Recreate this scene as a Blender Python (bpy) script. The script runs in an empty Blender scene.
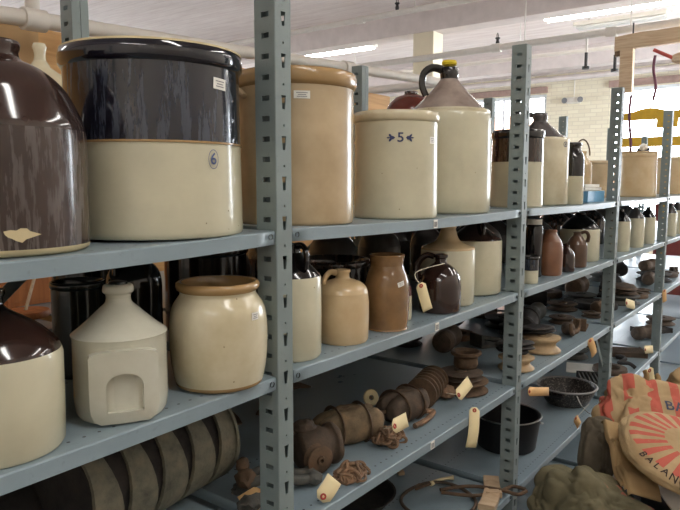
import bpy, bmesh, math, random
from mathutils import Vector, Matrix, noise, Euler
from mathutils.bvhtree import BVHTree
random.seed(7)
PI = math.pi
SC = bpy.context.scene
COL = SC.collection

# ---------------------------------------------------------------- materials
def newmat(name):
    m = bpy.data.materials.new(name); m.use_nodes = True
    nt = m.node_tree
    return m, nt, nt.nodes['Principled BSDF']
def N(nt, t, **kw):
    n = nt.nodes.new(t)
    for k, v in kw.items(): setattr(n, k, v)
    return n
def coords(nt, scale=(1, 1, 1)):
    tc = N(nt, 'ShaderNodeTexCoord'); mp = N(nt, 'ShaderNodeMapping')
    mp.inputs['Scale'].default_value = scale
    nt.links.new(tc.outputs['Object'], mp.inputs['Vector'])
    return mp.outputs['Vector']
def noisef(nt, vec, scale, detail=3, rough=.5, dist=0):
    n = N(nt, 'ShaderNodeTexNoise')
    n.inputs['Scale'].default_value = scale; n.inputs['Detail'].default_value = detail
    n.inputs['Roughness'].default_value = rough; n.inputs['Distortion'].default_value = dist
    nt.links.new(vec, n.inputs['Vector']); return n.outputs['Fac']
def ramp(nt, fac, stops):
    r = N(nt, 'ShaderNodeValToRGB'); e = r.color_ramp.elements
    e[0].position, e[0].color = stops[0][0], (*stops[0][1], 1)
    e[1].position, e[1].color = stops[-1][0], (*stops[-1][1], 1)
    for p, c in stops[1:-1]:
        x = e.new(p); x.color = (*c, 1)
    nt.links.new(fac, r.inputs['Fac']); return r.outputs['Color']
def fmath(nt, op, a, b=None, c=None):
    n = N(nt, 'ShaderNodeMath', operation=op)
    for i, v in enumerate((a, b, c)):
        if v is None: continue
        if isinstance(v, (int, float)): n.inputs[i].default_value = v
        else: nt.links.new(v, n.inputs[i])
    return n.outputs[0]
def mixc(nt, f, a, b):
    n = N(nt, 'ShaderNodeMix', data_type='RGBA')
    for s, v in ((n.inputs[0], f), (n.inputs[6], a), (n.inputs[7], b)):
        if isinstance(v, (int, float)): s.default_value = v
        elif isinstance(v, tuple): s.default_value = (*v, 1)
        else: nt.links.new(v, s)
    return n.outputs[2]
def bump(nt, bsdf, h, strength, dist=.002):
    b = N(nt, 'ShaderNodeBump'); b.inputs['Strength'].default_value = strength
    b.inputs['Distance'].default_value = dist
    nt.links.new(h, b.inputs['Height']); nt.links.new(b.outputs['Normal'], bsdf.inputs['Normal'])
def lin(r, g, b):
    f = lambda c: (c/255/12.92) if c/255 <= .04045 else ((c/255+.055)/1.055)**2.4
    return (f(r), f(g), f(b))
def scl(c, k): return tuple(min(1, x*k) for x in c)

def simple(name, c, rough=.5, metal=0, var=.12, scale=12, bmp=0, bscale=60, spec=.5):
    m, nt, b = newmat(name)
    v = coords(nt)
    f = noisef(nt, v, scale, 4, .6)
    nt.links.new(ramp(nt, f, [(.3, scl(c, 1-var)), (.7, scl(c, 1+var))]), b.inputs['Base Color'])
    b.inputs['Roughness'].default_value = rough; b.inputs['Metallic'].default_value = metal
    b.inputs['Specular IOR Level'].default_value = spec
    if bmp: bump(nt, b, noisef(nt, v, bscale, 3), bmp)
    return m

def glaze(name, c, c2=None, rough=.22, speck=.5, streak=0, throw=.25, spot=(.10, .07, .04), coat=.25):
    """salt / slip glaze: soft mottling, throwing rings, iron specks and optional vertical streaks (glaze runs, or highlights painted in)"""
    m, nt, b = newmat(name)
    v = coords(nt)
    f = noisef(nt, v, 9, 4, .6)
    c2 = c2 or scl(c, .86)
    col = ramp(nt, f, [(.32, c2), (.66, c)])
    f2 = noisef(nt, coords(nt, (1.5, 1.5, 14)), 3, 2)
    col = mixc(nt, fmath(nt, 'MULTIPLY', f2, .12), col, scl(c2, .82))
    if speck:
        sp = N(nt, 'ShaderNodeTexVoronoi'); sp.inputs['Scale'].default_value = 55
        nt.links.new(v, sp.inputs['Vector'])
        rnd = N(nt, 'ShaderNodeSeparateColor'); nt.links.new(sp.outputs['Color'], rnd.inputs[0])
        a = fmath(nt, 'LESS_THAN', sp.outputs['Distance'], .075)
        k = fmath(nt, 'GREATER_THAN', rnd.outputs[0], 1-.13*speck)
        col = mixc(nt, fmath(nt, 'MULTIPLY', a, fmath(nt, 'MULTIPLY', k, .75)), col, spot)
    if streak:
        s = noisef(nt, coords(nt, (60, 60, 7)), 1.3, 4, .65)
        st = ramp(nt, s, [(.50, (0, 0, 0)), (.60, (1, 1, 1))])
        sf = N(nt, 'ShaderNodeSeparateColor'); nt.links.new(st, sf.inputs[0])
        g = tuple(streak) if isinstance(streak, tuple) else scl(c, 2.4)
        col = mixc(nt, fmath(nt, 'MULTIPLY', sf.outputs[0], .38), col, g)
        nt.links.new(fmath(nt, 'MULTIPLY_ADD', sf.outputs[0], .25, rough), b.inputs['Roughness'])
    else:
        b.inputs['Roughness'].default_value = rough
    nt.links.new(col, b.inputs['Base Color'])
    b.inputs['Coat Weight'].default_value = coat; b.inputs['Coat Roughness'].default_value = .08
    h = fmath(nt, 'ADD', fmath(nt, 'MULTIPLY', noisef(nt, coords(nt, (1, 1, 5)), 9, 2), 1.0), fmath(nt, 'MULTIPLY', noisef(nt, v, 30, 2), .2))
    bump(nt, b, h, throw*.45, .003)
    return m

def painted_steel(name, c, perforated=False, rough=.38):
    m, nt, b = newmat(name)
    v = coords(nt)
    f = noisef(nt, v, 5, 5, .65)
    col = ramp(nt, f, [(.3, scl(c, .88)), (.7, scl(c, 1.08))])
    g = noisef(nt, v, 70, 3, .7)
    gr = ramp(nt, g, [(.60, (0, 0, 0)), (.72, (1, 1, 1))])
    s = N(nt, 'ShaderNodeSeparateColor'); nt.links.new(gr, s.inputs[0])
    col = mixc(nt, fmath(nt, 'MULTIPLY', s.outputs[0], .22), col, (.10, .09, .08))
    if perforated:
        tc = N(nt, 'ShaderNodeTexCoord'); sx = N(nt, 'ShaderNodeSeparateXYZ')
        nt.links.new(tc.outputs['Object'], sx.inputs[0])
        tot = None
        for y0 in (.035, .30, .64):
            dx = fmath(nt, 'SUBTRACT', fmath(nt, 'FRACT', fmath(nt, 'DIVIDE', sx.outputs[0], .0254)), .5)
            dy = fmath(nt, 'DIVIDE', fmath(nt, 'SUBTRACT', sx.outputs[1], y0), .0254)
            d = fmath(nt, 'ADD', fmath(nt, 'MULTIPLY', dx, dx), fmath(nt, 'MULTIPLY', dy, dy))
            k = fmath(nt, 'LESS_THAN', d, .012)
            tot = k if tot is None else fmath(nt, 'ADD', tot, k)
        col = mixc(nt, fmath(nt, 'MINIMUM', tot, 1.0), col, (.01, .01, .012))
    nt.links.new(col, b.inputs['Base Color'])
    nt.links.new(fmath(nt, 'MULTIPLY_ADD', f, .25, rough-.1), b.inputs['Roughness'])
    bump(nt, b, noisef(nt, v, 120, 2), .05)
    return m

def rust(name, c, rough=.75, metal=.25):
    m, nt, b = newmat(name)
    v = coords(nt)
    f = noisef(nt, v, 22, 6, .7)
    col = ramp(nt, f, [(.28, scl(c, .45)), (.5, c), (.72, (c[0]*1.5, c[1]*1.38, c[2]*1.28))])
    nt.links.new(col, b.inputs['Base Color'])
    b.inputs['Roughness'].default_value = rough; b.inputs['Metallic'].default_value = metal
    bump(nt, b, noisef(nt, v, 90, 5, .7), .5, .003)
    return m

M = {}
M['post'] = painted_steel('post_paint', lin(126, 138, 138), rough=.4)
M['shelf'] = painted_steel('shelf_paint', lin(134, 150, 158), True, rough=.30)
M['lip'] = M['shelf']
M['cream'] = glaze('cream_glaze', lin(203, 198, 172), speck=.5)
M['cream2'] = glaze('pale_cream_glaze', lin(214, 206, 180), lin(190, 178, 146), speck=.7)
M['beige'] = glaze('beige_glaze', lin(206, 184, 148), lin(190, 164, 124), speck=.4)
M['tan'] = glaze('tan_glaze', lin(190, 169, 136), lin(170, 148, 114), speck=.4)
M['tanrim'] = glaze('tan_rim_glaze', lin(168, 136, 92), speck=.2)
M['darkbrown'] = glaze('dark_brown_glaze', lin(58, 38, 32), lin(38, 24, 20), rough=.14, speck=0, throw=.12, coat=.5)
M['brownrun'] = glaze('brown_glaze_with_silver_runs', lin(66, 50, 44), lin(44, 32, 30), rough=.2, speck=0, streak=lin(120, 112, 108), throw=.15, coat=.4)
M['navy'] = glaze('blue_black_glaze', lin(26, 28, 42), lin(16, 16, 26), rough=.13, speck=0, streak=lin(74, 84, 100), throw=.2, coat=.5)  # pale streaks are broken highlights painted into the glaze colour
M['navyrim'] = glaze('blue_black_rim_glaze', lin(22, 24, 38), lin(14, 15, 24), rough=.1, speck=0, throw=.3, coat=.6)
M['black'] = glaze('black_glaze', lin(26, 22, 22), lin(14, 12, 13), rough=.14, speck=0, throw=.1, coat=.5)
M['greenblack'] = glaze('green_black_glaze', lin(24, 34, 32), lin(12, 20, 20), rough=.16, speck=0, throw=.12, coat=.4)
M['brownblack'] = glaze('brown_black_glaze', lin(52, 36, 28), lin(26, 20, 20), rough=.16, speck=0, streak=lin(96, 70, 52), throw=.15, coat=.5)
M['salt'] = glaze('grey_salt_glaze', lin(204, 204, 190), lin(186, 184, 168), rough=.2, speck=.3)
M['ochre'] = glaze('ochre_brown_glaze', lin(148, 114, 76), lin(112, 84, 54), rough=.18, speck=.9, spot=(.42, .30, .17))
M['redbrown'] = glaze('red_brown_glaze', lin(104, 46, 34), lin(80, 34, 26), rough=.2, speck=0)
M['midbrown'] = glaze('mid_brown_glaze', lin(104, 78, 60), lin(80, 58, 44), rough=.3, speck=.3)
M['terracotta'] = glaze('terracotta_glaze', lin(140, 98, 72), lin(116, 78, 56), rough=.3, speck=.2)
M['luster'] = glaze('lustrous_brown_glaze', lin(164, 150, 140), lin(122, 106, 98), rough=.1, speck=0, throw=.15, coat=.7)
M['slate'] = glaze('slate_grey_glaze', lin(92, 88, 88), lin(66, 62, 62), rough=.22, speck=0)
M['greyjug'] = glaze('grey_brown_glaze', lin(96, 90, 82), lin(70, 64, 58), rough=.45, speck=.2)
M['inside'] = simple('dark_crock_inside', lin(40, 32, 28), .5)
M['rawclay'] = simple('chipped_clay', lin(208, 192, 152), .8)
M['yellowcap'] = simple('yellow_plug', lin(214, 190, 40), .6, bmp=.4)
M['rust1'] = rust('rusty_iron', lin(88, 74, 62))
M['rust2'] = rust('brown_rusty_iron', lin(98, 78, 60))
M['rust3'] = rust('grey_iron', lin(84, 84, 80))
M['rust4'] = rust('dark_iron', lin(52, 48, 46))
M['chain'] = rust('chain_rust', lin(128, 102, 80))
M['weathered'] = rust('weathered_wood_block', lin(122, 104, 80), .8, 0)
M['drum'] = rust('dusty_olive_iron', lin(114, 110, 94), .7, .1)
M['spool'] = simple('tan_wood_spool', lin(176, 150, 114), .6, bmp=.2, var=.2, scale=25)
M['blackiron'] = simple('black_iron', lin(34, 34, 36), .45, .3)
M['enamel'] = simple('grey_enamel_rim', lin(150, 148, 146), .3)
M['wire'] = simple('galvanised_wire', lin(150, 150, 146), .35, .8)
M['tagp'] = simple('manila_tag', lin(226, 210, 166), .8, var=.05)
M['tagtan'] = simple('tan_tag', lin(214, 172, 118), .8, var=.06)
M['ring'] = simple('red_tag_eyelet', lin(160, 60, 50), .7)
M['string'] = simple('white_string', lin(214, 206, 188), .9)
M['white'] = simple('white_paint', lin(226, 222, 212), .6, var=.04)
M['sticker'] = simple('price_sticker', lin(232, 230, 222), .5, var=.02)
M['print'] = simple('printed_grey', lin(120, 120, 122), .6)
M['ink'] = simple('cobalt_ink', lin(36, 48, 92), .4)
M['inkb'] = simple('faded_blue_ink', lin(70, 84, 128), .4)
M['bluegrey_ink'] = simple('blue_grey_ink', lin(74, 78, 98), .9)
M['darkink'] = simple('dark_stencil_ink', lin(58, 44, 40), .9)
M['pinkmat'] = simple('red_print', lin(196, 92, 76), .9)
M['cloud'] = simple('pale_paper', lin(236, 234, 226), .7)
M['bluetray'] = simple('blue_plastic', lin(96, 150, 186), .35)
M['maroon'] = simple('maroon_paint', lin(98, 40, 44), .5)
M['yellow'] = simple('yellow_paint', lin(206, 166, 48), .5, var=.1)
M['cord'] = simple('purple_cord', lin(96, 48, 62), .7)
M['redwood'] = simple('red_stain_wood', lin(168, 70, 62), .6)
M['darkrod'] = simple('dark_rod_end', lin(40, 38, 38), .5)
M['pipe'] = simple('pipe_paint', lin(214, 208, 200), .5, var=.05)
M['concrete'] = simple('beam_paint', lin(214, 204, 200), .8, var=.08, scale=5, bmp=.2)
M['colpaint'] = simple('column_paint', lin(226, 216, 190), .6, var=.05, scale=3)
M['floor'] = simple('floor_grey', lin(112, 108, 104), .35, var=.2, scale=2)
M['wallp'] = simple('wall_paint', lin(222, 214, 202), .8, var=.05, scale=3)
M['frame'] = simple('window_frame_paint', lin(222, 226, 230), .5, var=.04)
M['lintel'] = simple('rusty_lintel', lin(158, 132, 122), .8, var=.15)
M['tabletop'] = simple('black_table', lin(30, 30, 32), .5)

def wood_mat(name, c, c2, sc=(1, 14, 14)):
    m, nt, b = newmat(name)
    f = noisef(nt, coords(nt, sc), 3, 6, .6, .6)
    nt.links.new(ramp(nt, f, [(.3, c2), (.65, c)]), b.inputs['Base Color'])
    b.inputs['Roughness'].default_value = .6
    bump(nt, b, f, .1); return m
M['ply'] = wood_mat('plywood', lin(222, 176, 116), lin(196, 146, 90))
M['wood'] = wood_mat('orange_wood', lin(190, 122, 72), lin(150, 90, 52), (14, 14, 1))
M['palewood'] = wood_mat('pale_worn_wood', lin(206, 182, 150), lin(176, 146, 116), (14, 1, 14))

def brick_mat():
    m, nt, b = newmat('painted_brick')
    tc = N(nt, 'ShaderNodeTexCoord'); mp = N(nt, 'ShaderNodeMapping')
    mp.inputs['Rotation'].default_value = (PI/2, 0, PI/2)
    sx = N(nt, 'ShaderNodeSeparateXYZ'); cx = N(nt, 'ShaderNodeCombineXYZ')
    nt.links.new(tc.outputs['Object'], sx.inputs[0])
    nt.links.new(sx.outputs[1], cx.inputs[0]); nt.links.new(sx.outputs[2], cx.inputs[1])
    br = N(nt, 'ShaderNodeTexBrick'); br.inputs['Scale'].default_value = 1
    br.inputs['Brick Width'].default_value = .22; br.inputs['Row Height'].default_value = .075
    br.inputs['Mortar Size'].default_value = .008
    br.inputs['Color1'].default_value = (*lin(232, 224, 200), 1); br.inputs['Color2'].default_value = (*lin(222, 212, 188), 1)
    br.inputs['Mortar'].default_value = (*lin(214, 204, 182), 1)
    nt.links.new(cx.outputs[0], br.inputs['Vector'])
    nt.links.new(br.outputs['Color'], b.inputs['Base Color']); b.inputs['Roughness'].default_value = .8
    bump(nt, b, br.outputs['Fac'], -.3, .01)
    return m
M['brick'] = brick_mat()

def ceiling_mat():
    m, nt, b = newmat('painted_board_ceiling')
    tc = N(nt, 'ShaderNodeTexCoord'); sx = N(nt, 'ShaderNodeSeparateXYZ')
    nt.links.new(tc.outputs['Object'], sx.inputs[0])
    g = fmath(nt, 'FRACT', fmath(nt, 'DIVIDE', sx.outputs[0], .16))
    line = fmath(nt, 'LESS_THAN', g, .05)
    f = noisef(nt, coords(nt, (3, .5, 1)), 3, 5, .65)
    col = ramp(nt, f, [(.3, lin(218, 204, 200)), (.7, lin(238, 228, 224))])
    col = mixc(nt, fmath(nt, 'MULTIPLY', line, .35), col, lin(160, 144, 138))
    nt.links.new(col, b.inputs['Base Color']); b.inputs['Roughness'].default_value = .8
    bump(nt, b, line, -.3, .004)
    return m
M['ceiling'] = ceiling_mat()

def enamel_speck():
    m, nt, b = newmat('speckled_graniteware')
    v = coords(nt)
    f = noisef(nt, v, 120, 4, .75)
    nt.links.new(ramp(nt, f, [(.52, lin(50, 44, 42)), (.62, lin(140, 132, 122))]), b.inputs['Base Color'])
    b.inputs['Roughness'].default_value = .3; return m
M['granite'] = enamel_speck()

def glass_mat():
    m, nt, b = newmat('window_glass')
    nt.nodes.remove(b)
    out = nt.nodes['Material Output']
    t = N(nt, 'ShaderNodeBsdfTransparent'); g = N(nt, 'ShaderNodeBsdfGlossy'); g.inputs['Roughness'].default_value = .02
    fr = N(nt, 'ShaderNodeFresnel'); fr.inputs['IOR'].default_value = 1.45
    mx = N(nt, 'ShaderNodeMixShader')
    nt.links.new(fr.outputs[0], mx.inputs[0]); nt.links.new(t.outputs[0], mx.inputs[1]); nt.links.new(g.outputs[0], mx.inputs[2])
    nt.links.new(mx.outputs[0], out.inputs['Surface']); return m
M['glass'] = glass_mat()

def emit_mat(name, c, s):
    m, nt, b = newmat(name)
    b.inputs['Base Color'].default_value = (*c, 1)
    b.inputs['Emission Color'].default_value = (*c, 1); b.inputs['Emission Strength'].default_value = s
    return m
M['tube'] = emit_mat('lit_tube', (1, .97, .93), 14)
M['deadtube'] = simple('unlit_tube', lin(232, 232, 230), .3, var=.02)

def burlap(name, c, c2, mode=None, R=.2, pink=lin(196, 88, 80)):
    m, nt, b = newmat(name)
    v = coords(nt)
    w1 = N(nt, 'ShaderNodeTexWave'); w1.inputs['Scale'].default_value = 190; w1.inputs['Distortion'].default_value = 1.5
    w2 = N(nt, 'ShaderNodeTexWave'); w2.inputs['Scale'].default_value = 190; w2.inputs['Distortion'].default_value = 1.5; w2.bands_direction = 'Y'
    nt.links.new(v, w1.inputs['Vector']); nt.links.new(v, w2.inputs['Vector'])
    wv = fmath(nt, 'ADD', w1.outputs['Fac'], w2.outputs['Fac'])
    col = ramp(nt, noisef(nt, v, 8, 5, .6), [(.3, c2), (.7, c)])
    tc = N(nt, 'ShaderNodeTexCoord'); sx = N(nt, 'ShaderNodeSeparateXYZ'); nt.links.new(tc.outputs['Object'], sx.inputs[0])
    X, Y, Z = sx.outputs
    wear = fmath(nt, 'GREATER_THAN', noisef(nt, v, 30, 5, .7), .40)
    if mode == 'sunburst':
        r = fmath(nt, 'SQRT', fmath(nt, 'ADD', fmath(nt, 'MULTIPLY', X, X), fmath(nt, 'MULTIPLY', Y, Y)))
        a = fmath(nt, 'ARCTAN2', Y, X)
        k = fmath(nt, 'GREATER_THAN', fmath(nt, 'FRACT', fmath(nt, 'MULTIPLY', a, 22/(2*PI))), .48)
        k = fmath(nt, 'MULTIPLY', k, fmath(nt, 'GREATER_THAN', r, R*.42))
        k = fmath(nt, 'MULTIPLY', k, fmath(nt, 'LESS_THAN', r, R*.90))
        k = fmath(nt, 'MULTIPLY', k, fmath(nt, 'GREATER_THAN', Z, 0.0))
        col = mixc(nt, fmath(nt, 'MULTIPLY', k, fmath(nt, 'MULTIPLY_ADD', wear, .25, .6)), col, pink)
    elif mode == 'bands':
        k = fmath(nt, 'GREATER_THAN', fmath(nt, 'FRACT', fmath(nt, 'MULTIPLY_ADD', X, 12, fmath(nt, 'MULTIPLY', Z, 3))), .52)
        k = fmath(nt, 'MULTIPLY', k, fmath(nt, 'LESS_THAN', X, .05))
        k = fmath(nt, 'MULTIPLY', k, fmath(nt, 'GREATER_THAN', noisef(nt, v, 9, 2), .42))
        col = mixc(nt, fmath(nt, 'MULTIPLY', k, fmath(nt, 'MULTIPLY_ADD', wear, .25, .6)), col, pink)
    elif mode == 'patch':
        k = fmath(nt, 'GREATER_THAN', noisef(nt, coords(nt, (1, 1, 1)), 7, 3), .56)
        k = fmath(nt, 'MULTIPLY', k, fmath(nt, 'GREATER_THAN', Z, .02))
        col = mixc(nt, fmath(nt, 'MULTIPLY', k, .45), col, pink)
    nt.links.new(col, b.inputs['Base Color']); b.inputs['Roughness'].default_value = .95
    b.inputs['Specular IOR Level'].default_value = .1
    bump(nt, b, wv, .35, .002)
    return m

# ---------------------------------------------------------------- mesh helpers
def link_mesh(name, bm, mat, parent=None, smooth=True, angle=None):
    me = bpy.data.meshes.new(name); bmesh.ops.recalc_face_normals(bm, faces=bm.faces)
    bm.to_mesh(me); bm.free()
    if mat: me.materials.append(M[mat] if isinstance(mat, str) else mat)
    if smooth:
        for p in me.polygons: p.use_smooth = True
        try: me.set_sharp_from_angle(angle=angle or math.radians(38))
        except Exception: pass
    o = bpy.data.objects.new(name, me); COL.objects.link(o)
    if parent: o.parent = parent
    return o
def thing(name, label, cat, loc=(0, 0, 0), rz=0, group=None, rot=None):
    o = bpy.data.objects.new(name, None); COL.objects.link(o)
    o.empty_display_size = .05
    o.location = loc; o.rotation_euler = rot if rot else (0, 0, rz)
    o['label'] = label; o['category'] = cat
    if group: o['group'] = group
    return o
def tag(o, label, cat, group=None, kind=None):
    o['label'] = label; o['category'] = cat
    if group: o['group'] = group
    if kind: o['kind'] = kind
    return o
def struct(name, bm, mat, parent=None, smooth=False):
    o = link_mesh(name, bm, mat, parent, smooth)
    if not parent: o['kind'] = 'structure'
    return o
def box(bm, x0, x1, y0, y1, z0, z1, mtx=None, bev=0):
    r = bmesh.ops.create_cube(bm, size=1)
    vs = r['verts']
    for v in vs:
        v.co = Vector((x0+(v.co.x+.5)*(x1-x0), y0+(v.co.y+.5)*(y1-y0), z0+(v.co.z+.5)*(z1-z0)))
    if bev:
        es = list({e for v in vs for e in v.link_edges})
        g = bmesh.ops.bevel(bm, geom=es, offset=bev, segments=2, affect='EDGES', profile=.7)
        vs = list({v for f in g['faces'] for v in f.verts})
    if mtx:
        for v in vs: v.co = mtx @ v.co
    return vs
def nb(): return bmesh.new()
def lathe(bm, prof, seg=64, mtx=None, wob=0):
    """prof: list of (r,z); r==0 closes to a pole"""
    rings = []
    for r, z in prof:
        if r <= 1e-5: rings.append([bm.verts.new((0, 0, z))]); continue
        ring = []
        for i in range(seg):
            a = 2*PI*i/seg; rr = r*(1+wob*math.sin(2*a+1)+wob*.6*math.sin(3*a))
            ring.append(bm.verts.new((rr*math.cos(a), rr*math.sin(a), z)))
        rings.append(ring)
    for A, B in zip(rings, rings[1:]):
        if len(A) == 1 and len(B) == 1: continue
        for i in range(seg):
            j = (i+1) % seg
            if len(A) == 1: bm.faces.new((A[0], B[j], B[i]))
            elif len(B) == 1: bm.faces.new((A[i], A[j], B[0]))
            else: bm.faces.new((A[i], A[j], B[j], B[i]))
    if mtx:
        for ring in rings:
            for v in ring: v.co = mtx @ v.co
def smoothprof(pts, n=5):
    """Catmull-Rom through profile points"""
    out = []
    P = [pts[0]]+list(pts)+[pts[-1]]
    for i in range(1, len(P)-2):
        p0, p1, p2, p3 = P[i-1:i+3]
        for k in range(n):
            t = k/n
            f = lambda a, b, c, d: .5*((2*b)+(-a+c)*t+(2*a-5*b+4*c-d)*t*t+(-a+3*b-3*c+d)*t**3)
            out.append((max(0, f(p0[0], p1[0], p2[0], p3[0])), f(p0[1], p1[1], p2[1], p3[1])))
    out.append(pts[-1]); return out
def tube(bm, pts, r, seg=10, closed=False, taper=None, flat=1):
    pts = [Vector(p) for p in pts]; n = len(pts); rings = []
    up = None
    for i, p in enumerate(pts):
        if closed: t = pts[(i+1) % n]-pts[i-1]
        else: t = pts[min(i+1, n-1)]-pts[max(i-1, 0)]
        t.normalize()
        if up is None:
            up = t.orthogonal().normalized()
        else:
            up = (up-t*up.dot(t)); up = up.normalized() if up.length > 1e-6 else t.orthogonal().normalized()
        w = t.cross(up); rr = r if not taper else r*taper(i/(n-1))
        rings.append([bm.verts.new(p+up*rr*math.cos(2*PI*k/seg)+w*rr*flat*math.sin(2*PI*k/seg)) for k in range(seg)])
    m = n if closed else n-1
    for i in range(m):
        A, B = rings[i], rings[(i+1) % n]
        for k in range(seg):
            j = (k+1) % seg; bm.faces.new((A[k], A[j], B[j], B[k]))
    if not closed:
        bm.faces.new(rings[0][::-1]); bm.faces.new(rings[-1])
def arcpts(fn, n=16): return [fn(i/n) for i in range(n+1)]
def spline(pts, n=6):
    P = [Vector(p) for p in pts]; P = [P[0]]+P+[P[-1]]; out = []
    for i in range(1, len(P)-2):
        p0, p1, p2, p3 = P[i-1:i+3]
        for k in range(n):
            t = k/n
            out.append(.5*((2*p1)+(-p0+p2)*t+(2*p0-5*p1+4*p2-p3)*t*t+(-p0+3*p1-3*p2+p3)*t**3))
    out.append(P[-2]); return out
def text_mesh(s, size, font_shear=0):
    cu = bpy.data.curves.new('t', 'FONT'); cu.body = s; cu.size = size; cu.align_x = 'CENTER'; cu.align_y = 'CENTER'
    cu.shear = font_shear; cu.offset = size*.012; cu.resolution_u = 3
    o = bpy.data.objects.new('t', cu); COL.objects.link(o)
    dg = bpy.context.evaluated_depsgraph_get(); me = bpy.data.meshes.new_from_object(o.evaluated_get(dg))
    bm = nb(); bm.from_mesh(me)
    bpy.data.objects.remove(o); bpy.data.curves.remove(cu); bpy.data.meshes.remove(me)
    return bm
def wrap(bm, r, ang, z, off=.0012):
    """flat xy art -> cylinder of radius r (x along the tangent, y up)"""
    for v in bm.verts:
        a = ang+v.co.x/r
        v.co = Vector(((r+off)*math.cos(a), (r+off)*math.sin(a), z+v.co.y))
def grid(bm, w, h, nx=8, ny=1, skew=0):
    vs = [[bm.verts.new((w*(i/nx-.5)+skew*(j/ny-.5), h*(j/ny-.5), 0)) for i in range(nx+1)] for j in range(ny+1)]
    for j in range(ny):
        for i in range(nx): bm.faces.new((vs[j][i], vs[j][i+1], vs[j+1][i+1], vs[j+1][i]))

AISLE = (0.0, -.84)
def aisle_angle(x, y, off=0):
    """angle on a pot at (x, y) that faces the near end of the aisle, turned by off (fraction of radius, + = right)"""
    return math.atan2(AISLE[1]-y, AISLE[0]-x)+math.asin(off)

# ---------------------------------------------------------------- camera
def make_camera():
    f, pit, rol, yaw, d, hc = 650.5793, .111, .0011, .9245, .8396, 1.6692
    cy, sy, cp, sp, cr, sr = math.cos(yaw), math.sin(yaw), math.cos(pit), math.sin(pit), math.cos(rol), math.sin(rol)
    r = Vector((cy, -sy, 0)); fw = Vector((sy, cy, 0)); up = Vector((0, 0, 1))
    f2 = fw*cp-up*sp; u2 = up*cp+fw*sp
    r3 = r*cr+u2*sr; u3 = u2*cr-r*sr
    c = bpy.data.cameras.new('camera'); c.sensor_width = 36; c.lens = f*36/680; c.clip_start = .02
    o = bpy.data.objects.new('camera', c); COL.objects.link(o)
    m = Matrix((r3, u3, -f2)).transposed().to_4x4(); m.translation = Vector((0, -d, hc))
    o.matrix_world = m; SC.camera = o
    c.dof.use_dof = False
make_camera()

# ---------------------------------------------------------------- room
CZ = 4.0
XW, XE, YS, YN = -4.0, 13.0, -3.4, 14.0
b = nb(); box(b, XW-.2, XE+.3, YS-.2, YN+.2, -.1, 0); struct('floor', b, 'floor')
b = nb(); box(b, XW-.2, XE+.3, YS-.2, YN+.2, CZ, CZ+.1); struct('ceiling', b, 'ceiling')
b = nb(); box(b, XW-.2, XW, YS, YN, 0, CZ); struct('wall_west', b, 'wallp')
# openings: far wall (X = 13) and north wall, aisle side wall
def wall_with_openings(name, mat, along, fixed0, fixed1, a0, a1, ops, z0, z1):
    bm = nb()
    def bx(u0, u1, za, zb):
        if u1-u0 < 1e-4 or zb-za < 1e-4: return
        if along == 'y': box(bm, fixed0, fixed1, u0, u1, za, zb)
        else: box(bm, u0, u1, fixed0, fixed1, za, zb)
    cur = a0
    for o0, o1 in ops:
        bx(cur, o0, 0, CZ); bx(o0, o1, 0, z0); bx(o0, o1, z1, CZ); cur = o1
    bx(cur, a1, 0, CZ)
    return struct(name, bm, mat)
east_ops = [(-3.1, -2.2), (-1.2, 2.62), (3.83, 6.6), (7.7, 9.6), (10.7, 13.2)]
wall_with_openings('wall_east', 'brick', 'y', XE, XE+.3, YS, YN, east_ops, 1.0, 3.42)
north_ops = [(-2.5, 0), (1.2, 3.8), (5, 7.6), (8.8, 12)]
wall_with_openings('wall_north', 'wallp', 'x', YN, YN+.2, XW, XE, north_ops, 1.0, 3.3)
south_ops = [(7.6, 11.6)]
wall_with_openings('wall_south', 'wallp', 'x', YS-.2, YS, XW, XE, south_ops, .5, 3.7)
wn = 0
def window(along, fixed, o0, o1, z0, z1, lint='lintel', nm=3):
    global wn; wn += 1
    def bx(bm, u0, u1, f0, f1, za, zb):
        if along == 'y': box(bm, f0, f1, u0, u1, za, zb)
        else: box(bm, u0, u1, f0, f1, za, zb)
    w = nb(); t = .06
    bx(w, o0, o0+t, fixed+.05, fixed+.13, z0, z1); bx(w, o1-t, o1, fixed+.05, fixed+.13, z0, z1)
    bx(w, o0+t, o1-t, fixed+.05, fixed+.13, z0, z0+t); bx(w, o0+t, o1-t, fixed+.05, fixed+.13, z1-t, z1)
    for k in range(1, nm):
        u = o0+(o1-o0)*k/nm; bx(w, u-.02, u+.02, fixed+.06, fixed+.12, z0+t, z1-t)
    zz = z0+(z1-z0)*.42; bx(w, o0+t, o1-t, fixed+.065, fixed+.115, zz-.025, zz+.025)
    wo = struct('window_%d' % wn, w, 'frame')
    g = nb(); bx(g, o0+.03, o1-.03, fixed+.088, fixed+.092, z0+.03, z1-.03)
    link_mesh('glass_pane', g, 'glass', wo, False)
for o in east_ops: window('y', XE, o[0], o[1], 1.0, 3.42)
for o in north_ops: window('x', YN, o[0], o[1], 1.0, 3.3)
for o in south_ops: window('x', YS-.2, o[0], o[1], .5, 3.7)
# lintel strips over the east windows
for i, (o0, o1) in enumerate(east_ops):
    b = nb(); box(b, XE-.06, XE+.002, o0-.02, o1+.02, 3.44, 3.56)
    struct('trim_%d' % (i+1), b, 'lintel')
# ceiling beams along Y
k = 6
for xb in (-2.2, 2.8, 7.8, 11.6):
    b = nb(); box(b, xb, xb+.3, YS, YN, 3.66, CZ, bev=.015); struct('trim_%d' % k, b, 'concrete'); k += 1
# east ledge bands high on the wall
b = nb(); box(b, XE-.12, XE, YS, YN, 3.78, CZ); struct('trim_%d' % k, b, 'concrete'); k += 1
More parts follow.
